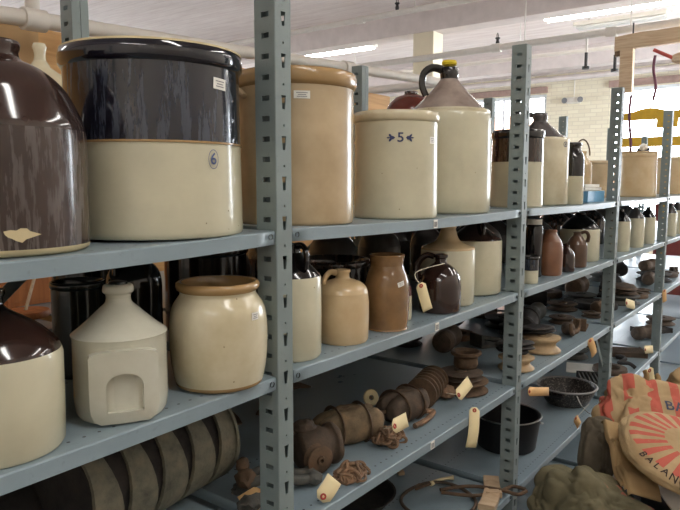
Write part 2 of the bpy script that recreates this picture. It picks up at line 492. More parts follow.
# columns
for i, (x, y) in enumerate(((7.8, 3.62), (7.8, 9.6), (2.8, 9.6))):
    b = nb(); box(b, x+.01, x+.27, y-.11, y+.2, 0, 3.66, bev=.01); box(b, x-.02, x+.30, y-.14, y+.23, 0, .18, bev=.01)
    c = link_mesh('support_column', b, 'colpaint', smooth=False)
    c['kind'] = 'structure'; c.name = 'trim_%d' % k; k += 1

# brick building outdoors
def outside():
    t = thing('brick_building', 'orange brick building across the street, seen through the far windows', 'building', (30, 14, -3))
    b = nb(); box(b, 0, 6, -2.2, 8, 0, 7.8); link_mesh('wall', b, simple('orange_brick', lin(196, 140, 112), .9), t, False)
    b = nb(); box(b, -.2, 6.2, -2.4, 8.2, 7.8, 8.05); link_mesh('roof_cornice', b, 'white', t, False)
    for j in range(4):
        b = nb(); box(b, -.05, .03, -1.2+j*2.2, -.1+j*2.2, 3.9, 5.8); link_mesh('window', b, 'slate', t, False)
outside()
b = nb(); box(b, 13.4, 60, -40, 60, -3.2, -3.0)
o = struct('ground', b, simple('street_asphalt', lin(170, 168, 164), .9)); 

# ---------------------------------------------------------------- pipes and lights
def pipe(name, label, pts, r, mat='pipe', fittings=(), hang=()):
    t = thing(name, label, 'pipe', pts[0])
    p0 = Vector(pts[0]); b = nb(); tube(b, [Vector(p)-p0 for p in pts], r, 14); link_mesh('pipe_run', b, mat, t)
    for f in fittings:
        b = nb(); d = (Vector(pts[1])-p0).normalized(); c = Vector(f)-p0
        tube(b, [c-d*r*1.4, c+d*r*1.4], r*1.35, 14); link_mesh('coupling', b, mat, t)
    for h in hang:
        b = nb(); c = Vector(h)-p0; tube(b, [c, c+Vector((0, 0, CZ-h[2]))], .008, 8)
        link_mesh('hanger_rod', b, mat, t)
    return t
pipe('ceiling_pipe', 'thick white pipe running above the back of the shelving', [(-3.9, 1.3, 2.0), (1.05, 1.3, 2.196), (3.44, 1.3, 2.31), (3.95, 1.3, 2.334), (4.0, 1.36, 2.336), (4.0, 13.99, 2.336)], .027,
     fittings=[(1.16, 1.3, 2.2), (2.9, 1.3, 2.284), (4.0, 1.3, 2.336)])
b = nb(); tube(b, [(0, 0, 0), (0, 0, CZ-2.2)], .024, 14)
o = link_mesh('vertical_pipe', b, 'pipe'); o.location = (1.19, 1.36, 2.19)
tag(o, 'white vertical pipe rising behind the blue-black crock', 'pipe')
b = nb(); tube(b, [(0, 0, 0), (1.0, 1.1, .35)], .018, 12)
o = link_mesh('slanting_pipe', b, 'pipe'); o.location = (.9, 1.5, 2.32)
tag(o, 'thin slanting white pipe at the upper left corner', 'pipe')
pipe('conduit_pipe', 'cream conduit running along the near side of the ceiling beam', [(7.0, 9, 3.72), (7.0, 5.4, 3.72), (6.95, 3.1, 3.72), (6.9, -3.3, 3.72)], .035, fittings=[(6.98, 4.1, 3.72)], hang=[(6.97, 3.3, 3.72), (7.0, 6, 3.72)])
pipe('sprinkler_pipe', 'cream sprinkler pipe crossing in front of the far windows', [(7.75, 9, 3.3), (7.7, 3.4, 3.3), (7.56, .5, 3.3), (7.5, -3.3, 3.3)], .04,
     fittings=[(7.66, 2.55, 3.3), (7.6, 1.2, 3.3)], hang=[(7.66, 2.2, 3.3), (7.58, 1.0, 3.3), (7.5, -1.5, 3.3)])
pipe('water_pipe', 'thin white pipe below the far ceiling beam behind the column', [(9.5, 13.5, 3.5), (9.5, 4.2, 3.5), (9.5, -3.3, 3.5)], .03, hang=[(9.5, 6, 3.5), (9.5, 3, 3.5)])
pipe('heating_pipe', 'pale pipe high along the far window wall', [(12.5, 13.5, 3.62), (12.5, 4, 3.62), (12.5, -3.3, 3.62)], .05, mat='concrete', hang=[(12.5, 1, 3.62), (12.5, 5, 3.62)])
def sprinkler(x, y, z, label):
    t = thing('fire_sprinkler', label, 'sprinkler', (x, y, z))
    b = nb(); lathe(b, [(0, 0), (.02, 0), (.024, .03), (.016, .06), (.03, .075), (.03, .085), (0, .085)], 12); link_mesh('nozzle', b, 'darkrod', t)
    b = nb(); tube(b, [(-.02, 0, .08), (-.022, 0, .12), (0, 0, .14), (.022, 0, .12), (.02, 0, .08)], .005, 6); link_mesh('frame', b, 'darkrod', t)
sprinkler(7.68, 2.55, 3.34, 'black sprinkler head on the cream pipe above the second visible post')
sprinkler(6.97, 3.55, 3.757, 'black sprinkler head on the conduit at the top centre')
for yy, zz, lb in ((1.46, 2.96, 'left one of two dark-tipped rods hanging from the sprinkler pipe'), (1.15, 2.90, 'right one of two dark-tipped rods hanging from the sprinkler pipe')):
    t = thing('hanging_rod', lb, 'rod', (7.6, yy, zz))
    b = nb(); tube(b, [(0, 0, .14), (0, 0, 3.265-zz)], .014, 8); link_mesh('rod', b, 'pipe', t)
    b = nb(); tube(b, [(0, 0, 0), (0, 0, .15)], .018, 8); lathe(b, [(0, -.03), (.04, -.03), (.04, 0), (0, 0)], 12); link_mesh('dark_tip', b, 'darkrod', t)

def lamp(x, y0, y1, z, label, lit=True, power=60, shade='white', light=True, w=.12):
    t = thing('fluorescent_light', label, 'light', (x, (y0+y1)/2, z)); L = abs(y1-y0)/2
    b = nb(); box(b, -w, w, -L, L, .02, .07, bev=.006); link_mesh('housing', b, shade, t, False)
    for s in (-1, 1):
        b = nb(); tube(b, [(s*w*.5, -L+.03, 0), (s*w*.5, L-.03, 0)], .019, 10); link_mesh('tube', b, 'tube' if lit else 'deadtube', t)
    for s in (-1, 1):
        b = nb(); tube(b, [(0, s*L*.7, .07), (0, s*L*.7, CZ-z)], .008, 6); link_mesh('hanger_rod', b, 'pipe', t)
    if lit and light:
        ld = bpy.data.lights.new('light', 'AREA'); ld.shape = 'RECTANGLE'; ld.size = w*2; ld.size_y = 2*L; ld.energy = power
        ld.color = (1, .98, .95)
        lo = bpy.data.objects.new('tube_light', ld); COL.objects.link(lo); lo.parent = t; lo.location = (0, 0, -.03)
    return t
LP = 22
lamp(8.4, -.6, 2.25, 3.72, 'long lit fluorescent light at the top right of the view', power=LP)
lamp(9.2, .95, 2.1, 3.74, 'short unlit fluorescent fixture right behind the long lit one', lit=False)
lamp(8.45, 4.9, 6.35, 3.72, 'lit fluorescent light seen above the tall tan crock', power=LP)
off = [(0.6, -2.9, -.6, 'aisle light nearest the start of the shelving'), (3.6, -3.0, -.6, 'aisle light over the middle of the shelving'), (6.2, -3.0, -.6, 'aisle light toward the far end of the shelving'),
       (-2.4, -3.0, -.6, 'aisle light behind the start of the shelving'), (.2, 4.2, 6.6, 'light in the next aisle behind the plywood'), (11.0, -3.2, -1, 'light near the far right windows')]
for x, y0, y1, lb in off:
    lamp(x, y0, y1, 3.74, 'lit fluorescent '+lb, power=LP*1.15)

# ---------------------------------------------------------------- shelving rack
X0, BW, RD = .9604, 1.2232, .7141
LV = [1.58, 1.294, .9608, .5732, .19]
PT = 2.1253
SAG = {0: (.013, .006, .003, 0, 0), 1: (.007, .003, .002, 0, 0), 2: (.004, .003, 0, 0, 0), 3: (.003, .002, 0, 0, 0)}
def sag(k, x):
    bidx = int((x-X0)//BW)+1
    s = SAG.get(bidx, (0,)*5)[k]; u = (x-(X0+(bidx-1)*BW))/BW*2-1
    return -s*(1-u*u)
def Z(k, x): return LV[k]+sag(k, x)

rack = thing('shelving_rack', 'long grey-blue slotted steel shelving rack holding all the stoneware', 'shelving', (X0, 0, 0))
rack.location = (0, 0, 0)
def panel(bm, w, z0, z1, holes, place):
    """flat strip w wide from z0 to z1 with quadrilateral holes: list of (4 corners (u,z))"""
    def V(u, z): return bm.verts.new(place(u, z))
    cur = z0
    def quad(a, b, c, d): bm.faces.new([V(*p) for p in (a, b, c, d)])
    for za, zb, h in holes:
        if za > cur+1e-5: quad((0, cur), (w, cur), (w, za), (0, za))
        o = [(0, za), (w, za), (w, zb), (0, zb)]
        for i in range(4):
            j = (i+1) % 4; quad(o[i], o[j], h[j], h[i])
        cur = zb
    if cur < z1: quad((0, cur), (w, cur), (w, z1), (0, z1))
def make_post_mesh(mirror_y=1):
    bm = nb(); FW = .043; SD = .050
    # front flange with tapered slots each 3in and small round holes between
    hs = []; z = .05
    while z < PT-.06:
        c = FW*.52
        hs.append((z, z+.032, [(c-.0035, z+.004), (c+.0035, z+.004), (c+.0065, z+.030), (c-.0065, z+.030)]))
        hs.append((z+.046, z+.054, [(c-.002, z+.048), (c+.002, z+.048), (c+.002, z+.052), (c-.002, z+.052)]))
        z += .0762
    panel(bm, FW, 0, PT, hs, lambda u, z: (u, 0, z))
    hs = []; z = .03
    while z < PT-.02:
        hs.append((z, z+.012, [(.014, z+.001), (.033, z+.001), (.033, z+.011), (.014, z+.011)]))
        z += .0381
    panel(bm, SD, 0, PT, hs, lambda u, z: (0, u*mirror_y, z))
    panel(bm, SD, 0, PT, hs, lambda u, z: (FW, u*mirror_y, z))
    # return lips
    for a, c in (((FW, SD), (FW-.0205, SD)), ((0, SD), (.0205, SD))):
        v = [bm.verts.new((a[0], a[1]*mirror_y, 0)), bm.verts.new((c[0], c[1]*mirror_y, 0)), bm.verts.new((c[0], c[1]*mirror_y, PT)), bm.verts.new((a[0], a[1]*mirror_y, PT))]
        bm.faces.new(v)
    bmesh.ops.remove_doubles(bm, verts=bm.verts, dist=1e-5)
    return bm
NP = 6
pf = None
for i in range(-1, NP):
    for back in (0, 1):
        if back:
            bm = make_post_mesh(-1)
        else: bm = make_post_mesh(1)
        o = link_mesh('post', bm, 'post', rack, False)
        md = o.modifiers.new('s', 'SOLIDIFY'); md.thickness = .0022; md.offset = 0
        o.location = (X0+i*BW-.048, RD if back else 0, 0)
def shelf_mesh(k, bidx, x0, x1, lip=.026):
    bm = nb(); n = 24; y0, y1 = .001, RD-.001; t = .0015
    def prof(x): return Z(k, x)
    sec = [(y0+.012, -lip), (y0, -lip), (y0, -.002), (y0+.002, 0), (y1-.002, 0), (y1, -.002), (y1, -lip), (y1-.012, -lip)]
    rows = []
    for i in range(n+1):
        x = x0+(x1-x0)*i/n; z = LV[k]+(sag(k, min(max(x, X0+(bidx-1)*BW+.001), X0+bidx*BW-.001)))
        rows.append([bm.verts.new((x, y, z+dz)) for y, dz in sec])
    for A, B in zip(rows, rows[1:]):
        for j in range(len(sec)-1): bm.faces.new((A[j], A[j+1], B[j+1], B[j]))
    # end lips
    for R in (rows[0], rows[-1]):
        a = R[3]; c = R[4]
        d = [bm.verts.new((a.co.x, a.co.y, a.co.z-lip)), bm.verts.new((c.co.x, c.co.y, c.co.z-lip))]
        bm.faces.new((a, c, d[1], d[0]))
    return bm
for bi in range(0, NP):
    xa = X0+(bi-1)*BW+.0; xb = X0+bi*BW-.052
    for k in range(5):
        bm = shelf_mesh(k, bi, xa, xb)
        o = link_mesh('shelf', bm, 'shelf', rack, True, math.radians(20))
        md = o.modifiers.new('s', 'SOLIDIFY'); md.thickness = .0016; md.offset = -1
        # bolts
        for xx in (xa+.012, xb-.012):
            b = nb(); lathe(b, [(.0001, -.0035), (.0045, -.003), (.0055, 0), (.0055, .001)], 10, Matrix.Translation((xx, 0, LV[k]-.013)) @ Matrix.Rotation(PI/2, 4, 'X'))
            link_mesh('bolt', b, 'blackiron' if (bi+k) % 3 else 'wire', o)
        if bi == 1 and k in (0, 1, 2):
            lx = {0: 1.535, 1: 1.553, 2: 1.54}[k]
            zc = Z(k, lx)-.013
            b = nb(); box(b, lx-.010, lx+.010, -.0012, .0002, zc-.011, zc+.011); l = link_mesh('shelf_label', b, 'sticker', o, False)
            l['label'] = 'small white printed sticker on the shelf lip'
            b = nb()
            for q in range(6): box(b, lx-.008+q*.0028, lx-.0068+q*.0028, -.0016, -.0011, zc-.008, zc+.006)
            # printed bars sit on the sticker
            bb = link_mesh('printed_bars', b, 'print', rack, False)
# back cross braces
def flatbar(bm, p, q, w, t=.003):
    p = Vector(p); q = Vector(q); d = (q-p).normalized(); n = Vector((0, 1, 0)); u = d.cross(n).normalized()
    vs = []
    for base in (p, q):
        for s in (-1, 1):
            for tt in (0, 1): vs.append(bm.verts.new(base+u*w/2*s+n*t*tt))
    for f in ((0, 1, 3, 2), (4, 6, 7, 5), (0, 4, 5, 1), (2, 3, 7, 6), (0, 2, 6, 4), (1, 5, 7, 3)): bm.faces.new([vs[i] for i in f])
YB = RD+.006
for p, q in (((.93, YB, .90), (2.12, YB, 1.55)),
             ((1.0, YB, 1.43), (.35, YB, .62)), ((-.2, YB, .6), (.9, YB, 1.54)),
             ((2.22, YB, 1.05), (3.3, YB, .62)), ((2.62, YB, 1.11), (3.25, YB, .48)), ((3.36, YB, 1.3), (4.55, YB, .5)), ((3.4, YB, .5), (4.55, YB, 1.3))):
    b = nb(); flatbar(b, p, q, .03); link_mesh('cross_brace', b, 'post', rack, False)
# short knee braces at the posts
for px, k in ((X0+BW, 3), (X0+2*BW, 3), (X0+BW*2, 2)):
    b = nb(); flatbar(b, (px-.20, .03, LV[k]-.02 if k == 3 else LV[k]-.03), (px-.045, .03, LV[k]-.21), .022)
    link_mesh('corner_brace', b, 'post', rack, False)
for px in (2.0, 2.5, 3.1):
    pass

# ---------------------------------------------------------------- stoneware builders
def vessel(name, label, cat, x, k, y, parts, group=None, handle=None, seg=64, wob=0.004, dz=0):
    """parts: list of (part name, material, profile[(r,z)...], smooth?)"""
    t = thing(name, label, cat, (x, y, Z(k, x)+.0012+dz), 0, group)
    for p in parts:
        pn, mat, prof = p[0], p[1], p[2]
        b = nb(); lathe(b, smoothprof(prof, 5) if (len(p) > 3 and p[3]) else prof, seg, wob=wob)
        link_mesh(pn, b, mat, t, True, math.radians(50))
    if handle:
        mat, pts, r, ang = handle[:4]; flat = handle[4] if len(handle) > 4 else 1.5
        b = nb(); tube(b, [Matrix.Rotation(ang, 3, 'Z') @ Vector((rr, 0, zz)) for rr, zz in [(p.x, p.z) for p in spline([(a, 0, c) for a, c in pts], 5)]], r, 10, flat=flat)
        link_mesh('handle', b, mat, t)
    return t
def crock_parts(r, h, mb, mr, rimh=.03, band=None, mband=None, rt=None, over=.006, taper=.0, minside='inside', wall=None):
    """open straight crock with rolled rim; optional dark upper band"""
    w = wall or r*.09
    rt = rt or r-taper
    f = lambda z: r+(rt-r)*z/h
    zr = h-rimh; out = []
    body = [(0, 0), (r*.972, 0), (r*.992, .0025), (f(.010), .010)]
    top = band if band else zr
    n = 6
    body += [(f(.01+(top-.01)*i/n), .01+(top-.01)*i/n) for i in range(1, n+1)]
    out.append(('body', mb, body))
    if band:
        out.append(('glaze_band', mband, [(f(band+(zr-band)*i/5)+.0003, band+(zr-band)*i/5) for i in range(6)]))
    a = f(zr)
    out.append(('rim', mr, [(a, zr-.002), (a+over*.5, zr), (a+over, zr+rimh*.2), (a+over*1.05, zr+rimh*.6), (a+over*.7, zr+rimh*.92), (a+over*.1, h), (a-w*.6, h), (a-w, h-.004), (a-w, h-.03)]))
    out.append(('inside', minside, [(a-w, h-.03), (a-w, h*.3), (a-w-.01, .012), (0, .012)]))
    return out
def put_sticker(t, r, ang, z, w, h, tilt=0, lines=True):
    b = nb(); grid(b, w, h, 8, 1)
    bmesh.ops.rotate(b, verts=b.verts, matrix=Matrix.Rotation(tilt, 3, 'Z'))
    wrap(b, r, ang, z, .0009); s = link_mesh('price_sticker', b, 'sticker', t)
    s['label'] = 'small white price sticker'
    if lines:
        b = nb()
        for j, (wd, yy) in enumerate(((.7, .22), (.5, -.02), (.62, -.24))):
            c = nb(); grid(c, w*wd, h*.08, 6, 1)
            bmesh.ops.translate(c, verts=c.verts, vec=(0, h*yy, 0)); bmesh.ops.rotate(c, verts=c.verts, matrix=Matrix.Rotation(tilt, 3, 'Z'))
            me = bpy.data.meshes.new('x'); c.to_mesh(me); c.free(); b.from_mesh(me); bpy.data.meshes.remove(me)
        wrap(b, r, ang, z, .0014); link_mesh('printed_lines', b, 'print', s)
    return s
def put_text(t, s, size, r, ang, z, mat='ink', name='stamped_mark', sx=1, outline=None):
    b = text_mesh(s, size)
    for v in b.verts: v.co.x *= sx
    wrap(b, r, ang, z, .0012); o = link_mesh(name, b, mat, t, False)
    return o
def ringart(w, h, th, n=28):
    b = nb(); A = []
    for i in range(n):
        a = 2*PI*i/n
        A.append((b.verts.new((w*math.cos(a), h*math.sin(a), 0)), b.verts.new(((w-th)*math.cos(a), (h-th)*math.sin(a), 0))))
    for i in range(n):
        p, q = A[i], A[(i+1) % n]; b.faces.new((p[0], q[0], q[1], p[1]))
    return b
def leaf(cx, cy, l, w, rot):
    b = nb(); pts = [(-l/2, 0), (-l*.2, w/2), (l*.15, w*.4), (l/2, 0), (l*.15, -w*.4), (-l*.2, -w/2)]
    b.faces.new([b.verts.new((x, y, 0)) for x, y in pts])
    bmesh.ops.rotate(b, verts=b.verts, matrix=Matrix.Rotation(rot, 3, 'Z')); bmesh.ops.translate(b, verts=b.verts, vec=(cx, cy, 0))
    return b
def merge(b, c):
    me = bpy.data.meshes.new('x'); c.to_mesh(me); c.free(); b.from_mesh(me); bpy.data.meshes.remove(me)

# ---- top shelf
# A: big brown jug
x, y = .4655, .1465
A = vessel('stoneware_jug', 'large dark brown jug with silvery runs and pale chips, left end of top shelf', 'jug', x, 0, y, [
    ('foot', 'rawclay', [(0, 0), (.119, 0), (.125, .004), (.1268, .010)]),
    ('body', 'brownrun', [(.1268, .010), (.1276, .08), (.128, .151), (.1268, .175)]),
    ('shoulder', 'darkbrown', [(.1268, .175), (.1238, .1886), (.1108, .2182), (.1005, .2357), (.084, .2535), (.0648, .2670), (.046, .2755), (.0395, .281)], True),
    ('neck', 'darkbrown', [(.0395, .281), (.0385, .287), (.0405, .293), (.0415, .300), (.040, .303), (.034, .303), (.032, .296), (.032, .25), (0, .25)])],
    handle=('darkbrown', [(.038, .293), (.066, .302), (.098, .285), (.112, .235), (.108, .205)], .011, 2.3), seg=96)
for off, z, w, h in ((-.07, .031, .030, .017), (-.20, .012, .018, .005)):
    b = nb(); n = 14; pts = []
    for i in range(n):
        a = 2*PI*i/n; k = 1+.25*math.sin(3*a+off*9)+.1*math.cos(5*a)
        pts.append((w*.5*math.cos(a)*k + (.012 if abs(a) < .3 and off > -.1 else 0), h*.5*math.sin(a)*k))
    if off > -.1: pts[0] = (w*1.0, -.001)
    b.faces.new([b.verts.new((p[0], p[1], 0)) for p in pts])
    bmesh.ops.triangulate(b, faces=b.faces)
    wrap(b, .1272, aisle_angle(x, y, .0)+.30+off*1.8, z, .0012); o = link_mesh('chip', b, 'rawclay', A, False); o['label'] = 'pale chip in the glaze'
# B: 6 gallon two tone crock
x, y = .7655, .165
Bc = vessel('stoneware_crock', 'large two-tone crock, blue-black above cream, marked with a blue 6', 'crock', x, 0, y,
    crock_parts(.1585, .324, 'cream', 'navyrim', rimh=.032, band=.162, mband='navy', rt=.1535, over=.007) , seg=96)
b = nb(); lathe(b, [(.1573, .160), (.1579, .1605), (.1579, .1635), (.1573, .164)], 96); link_mesh('glaze_edge', b, 'tanrim', Bc)
b = nb(); lathe(b, [(.1594, .3212), (.1588, .3246), (.155, .3256), (.148, .3256)], 96); o = link_mesh('bare_rim_top', b, 'rawclay', Bc)
an = aisle_angle(x, y, .60)
put_text(Bc, '6', .028, .157, an, .134, 'inkb', 'stamped_number')
b = ringart(.011, .0165, .0011); wrap(b, .157, an, .134, .0011); link_mesh('stamped_oval', b, 'inkb', Bc, False)
put_sticker(Bc, .1550, aisle_angle(x, y, .70), .262, .031, .019, -.05)
# C: tall tan crock
x, y = 1.1378, .1451
Cc = vessel('stoneware_crock', 'tall tan crock standing behind the nearest post', 'crock', x, 0, y,
    crock_parts(.1325, .331, 'tan', 'tanrim', rimh=.034, rt=.1315, over=.007), seg=96)
put_sticker(Cc, .1318, aisle_angle(x, y, .10), .272, .034, .016)
b = nb(); a0 = aisle_angle(x, y, -.9)
tube(b, [Vector((.139*math.cos(a0+d), 139*.001*math.sin(a0+d), .278+.012*math.cos(d*9))) for d in [-.22+.044*i for i in range(11)]], .0065, 8)
link_mesh('lug_handle', b, 'tan', Cc)
# D: cream crock with 5
x, y = 1.5285, .1221
Dc = vessel('stoneware_crock', 'cream crock stamped with a dark blue 5 between two leaves', 'crock', x, 0, y,
    crock_parts(.1145, .281, 'cream', 'cream2', rimh=.026, rt=.1125, over=.005), seg=96)
an = aisle_angle(x, y, .10)
put_text(Dc, '5', .034, .1138, an, .209, 'ink', 'stamped_number', sx=1.15)
b = nb()
for s in (-1, 1):
    merge(b, leaf(s*.021, 0, .015, .010, 0)); merge(b, leaf(s*.026, .005, .013, .006, s*.9)); merge(b, leaf(s*.026, -.005, .013, .006, -s*.9)); merge(b, leaf(s*.031, 0, .010, .004, 0))
wrap(b, .1138, an, .209); link_mesh('stamped_leaves', b, 'ink', Dc, False)
put_sticker(Dc, .1132, aisle_angle(x, y, .83), .205, .022, .018)
# E: tall jug with lustre cone
x, y = 1.8692, .1435
E_ = vessel('stoneware_jug', 'tall cream jug with shiny brown cone top, black ear handle and yellow plug', 'jug', x, 0, y, [
    ('body', 'cream', [(0, 0), (.128, 0), (.1345, .008), (.1355, .05), (.1345, .165), (.133, .28), (.131, .300), (.1285, .3055)]),
    ('shoulder', 'cream2', [(.1285, .3055), (.1285, .314), (.122, .318), (.116, .319)]),
    ('cone', 'luster', [(.117, .3185), (.095, .338), (.062, .372), (.040, .397), (.0275, .414)]),
    ('neck', 'black', [(.0275, .414), (.027, .420), (.0285, .425), (.0285, .446), (.026, .450), (.015, .450), (.014, .43), (0, .43)])],
    handle=('black', [(.024, .443), (.055, .448), (.082, .430), (.088, .395), (.075, .362)], .0085, aisle_angle(x, y, 0)-PI/2+.35, 1.5), seg=96)
b = nb(); lathe(b, [(0, .43), (.014, .43), (.014, .455), (.023, .457), (.025, .464), (.021, .471), (0, .473)], 20, wob=.06); link_mesh('plug', b, 'yellowcap', E_)
# small stopper handle on plug
# F: crock black top behind the second post
x, y = 2.351, .1078
F_ = vessel('stoneware_crock', 'cream crock with a wide brown-black band, partly behind the middle post', 'crock', x, 0, y,
    crock_parts(.0965, .281, 'cream', 'black', rimh=.03, band=.165, mband='brownblack', rt=.0925, over=.004))
# G: large jug
x, y = 2.6953, .153
G_ = vessel('stoneware_jug', 'big cream jug with grey-brown cone top and small blue mark, top shelf', 'jug', x, 0, y, [
    ('body', 'cream2', [(0, 0), (.116, 0), (.122, .006), (.1215, .13), (.120, .262), (.1175, .270), (.110, .276)]),
    ('cone', 'slate', [(.111, .2755), (.085, .292), (.05, .322), (.029, .342)]),
    ('neck', 'slate', [(.029, .342), (.027, .350), (.030, .356), (.030, .376), (.026, .380), (.014, .378), (.014, .36), (0, .36)])],
    handle=('slate', [(.026, .37), (.055, .372), (.075, .345), (.072, .312)], .008, aisle_angle(x, y, 0)-PI/2))
an = aisle_angle(x, y, .84)
b = ringart(.014, .011, .0035, 16); merge(b, leaf(0, 0, .014, .008, .6)); wrap(b, .1202, an, .246); link_mesh('blue_mark', b, 'ink', G_, False)
# H
x, y = 2.8433, .0567
vessel('stoneware_jar', 'narrow cream jar with glossy black neck and shoulders beside the big cone-top jug', 'jar', x, 0, y, [
    ('body', 'cream', [(0, 0), (.043, 0), (.0465, .006), (.046, .12)]),
    ('shoulder', 'black', [(.0462, .12), (.0455, .185), (.042, .208), (.034, .226), (.030, .236)]),
    ('neck', 'black', [(.030, .236), (.029, .244), (.033, .250), (.033, .258), (.030, .262), (.022, .262), (.021, .24), (0, .24)])])
# I
x, y = 3.607, .25
I_ = vessel('stoneware_jug', 'tan jug with a raised loop handle, behind the stack of papers', 'jug', x, 0, y, [
    ('body', 'beige', [(0, 0), (.05, 0), (.053, .006), (.0525, .15), (.050, .185)]),
    ('shoulder', 'beige', [(.050, .185), (.042, .205), (.028, .225), (.02, .236)]),
    ('neck', 'beige', [(.02, .236), (.02, .25), (.023, .254), (.02, .258), (.014, .258), (0, .25)])])
b = nb(); tube(b, [(-.03*math.cos(t)*1.0, .03*math.cos(t), .235+.085*math.sin(t)) for t in [PI*i/16 for i in range(17)]], .004, 8); link_mesh('loop_handle', b, 'rust2', I_)
# J, K, L
x, y = 4.20, .36
vessel('stoneware_crock', 'plain tan crock set back behind the third post', 'crock', x, 0, y, crock_parts(.10, .225, 'tan', 'tan', rimh=.02, over=.003))
x, y = 4.5297, .19
K_ = vessel('stoneware_crock', 'wide pale tan crock between the third and fourth posts', 'crock', x, 0, y, crock_parts(.131, .276, 'beige', 'beige', rimh=.026, rt=.1255, over=.003))
x, y = 5.78, .22
vessel('stoneware_crock', 'tan crock at the far right edge of the top shelf', 'crock', x, 0, y, crock_parts(.17, .29, 'beige', 'beige', rimh=.026, over=.004))
# back row on the top shelf
x, y = 2.235, .50
vessel('stoneware_jug', 'low dark red-brown jug behind the cream 5 crock', 'jug', x, 0, y, [
    ('body', 'redbrown', [(0, 0), (.10, 0), (.104, .006), (.104, .33)]),
    ('shoulder', 'redbrown', [(.104, .33), (.100, .365), (.085, .395), (.060, .418), (.03, .428)]),
    ('neck', 'darkbrown', [(.03, .428), (.026, .432), (.026, .440), (.02, .442), (0, .44)])],
    handle=('redbrown', [(.085, .395), (.11, .42), (.125, .40), (.115, .35)], .008, aisle_angle(x, y, .9)))
x, y = .752, .53
vessel('stoneware_jug', 'pale cream jug behind, between the brown jug and the two-tone crock', 'jug', x, 0, y, [
    ('body', 'cream2', [(0, 0), (.07, 0), (.075, .006), (.074, .27)]),
    ('shoulder', 'cream2', [(.074, .27), (.066, .30), (.045, .322), (.022, .338), (.013, .352)]),
    ('neck', 'cream2', [(.013, .352), (.011, .362), (.012, .372), (.015, .38), (.012, .388), (.007, .388), (0, .38)])])
# tray and papers
x = 3.53
t = thing('plastic_tray', 'light blue plastic tray lying under papers on the top shelf', 'tray', (3.07, .055, Z(0, 3.2)+.001))
b = nb(); box(b, 0, .27, 0, .17, 0, .006, bev=.002); link_mesh('tray_base', b, 'bluetray', t, False)
for q, (a0, a1, c0, c1) in enumerate(((0, .27, 0, .006), (0, .27, .164, .17), (0, .006, .006, .164), (.264, .27, .006, .164))):
    b = nb(); box(b, a0, a1, c0, c1, .006, .052, bev=.0015); link_mesh('tray_side', b, 'bluetray', t, False)
for q in range(5):
    b = nb(); box(b, 0, .23, 0, .13, 0, .0138, Matrix.Rotation(random.uniform(-.05, .05), 4, 'Z'), .001)
    o = link_mesh('paper_bundle', b, 'cloud', None, False); o.location = (3.085+q*.002, .075, Z(0, 3.2)+.009+.0155*q)
    tag(o, 'white paper bundle stacked in the blue tray', 'paper', 'paper bundles in the blue tray')
# odds on top of crock K
for q, (dx, dy, w, h, mt, nm, lb) in enumerate(((-.075, -.02, .028, .045, 'cloud', 'cloth_wad', 'white crumpled cloth on the wide pale tan crock'), (-.015, -.03, .022, .03, 'ink', 'glass_stopper', 'dark blue stopper on the wide pale tan crock'),
    (.03, -.02, .03, .035, 'cloud', 'cloth_wad', 'small white wad beside the dark stopper on the tan crock'), (.08, .0, .022, .022, 'blackiron', 'iron_weight', 'black iron knob at the right on the tan crock'))):
    pass
t = thing('crock_lid', 'flat tan lid covering the wide pale tan crock', 'lid', (4.5297, .19, Z(0, 4.53)+.2785))
b = nb(); lathe(b, [(0, 0), (.128, 0), (.13, .004), (.128, .010), (.03, .013), (.0, .013)], 40); link_mesh('lid_plate', b, 'beige', t)
for dx, dy, w, h, mt, nm, lb in ((-.062, -.055, .026, .045, 'cloud', 'cloth_wad', 'white crumpled cloth at the left on the wide tan crock'), (-.005, -.062, .020, .03, 'ink', 'glass_stopper', 'dark blue stopper in the middle of the wide tan crock lid'),
    (.045, -.045, .024, .030, 'cloud', 'cloth_wad', 'small white wad right of the dark stopper'), (.088, -.0, .018, .024, 'blackiron', 'iron_weight', 'black iron knob at the right of the tan crock lid')):
    b = nb(); bmesh.ops.create_icosphere(b, subdivisions=3, radius=1)
    for v in b.verts:
        n = 1+.35*noise.noise(v.co*2.1+Vector((dx*40, 3, 1))); v.co = Vector((v.co.x*w*n, v.co.y*w*n, max(-h*.48, v.co.z*h*.5*n)+h*.48))
    o = link_mesh(nm, b, mt); o.location = (4.5297+dx, .19+dy, Z(0, 4.53)+.2795+(.0115 if math.hypot(dx, dy) < .12 else .012)); tag(o, lb, 'ornament' if mt != 'cloud' else 'cloth')

# ---- second shelf
x, y = .4253, .0986
vessel('stoneware_jug', 'cream jug with glossy dark brown dome top, left end of second shelf', 'jug', x, 1, y, [
    ('body', 'cream', [(0, 0), (.086, 0), (.090, .006), (.0915, .07), (.092, .133), (.0895, .142)]),
    ('shoulder', 'darkbrown', [(.0895, .142), (.083, .1535), (.0616, .1745), (.0375, .1905), (.022, .200)], True),
    ('neck', 'black', [(.022, .200), (.0165, .207), (.016, .218), (.019, .222), (.019, .230), (.012, .231), (.010, .21), (0, .21)])],
    handle=('black', [(.017, .222), (.045, .226), (.066, .208), (.066, .176)], .007, aisle_angle(x, y, 0)-PI/2), seg=80)
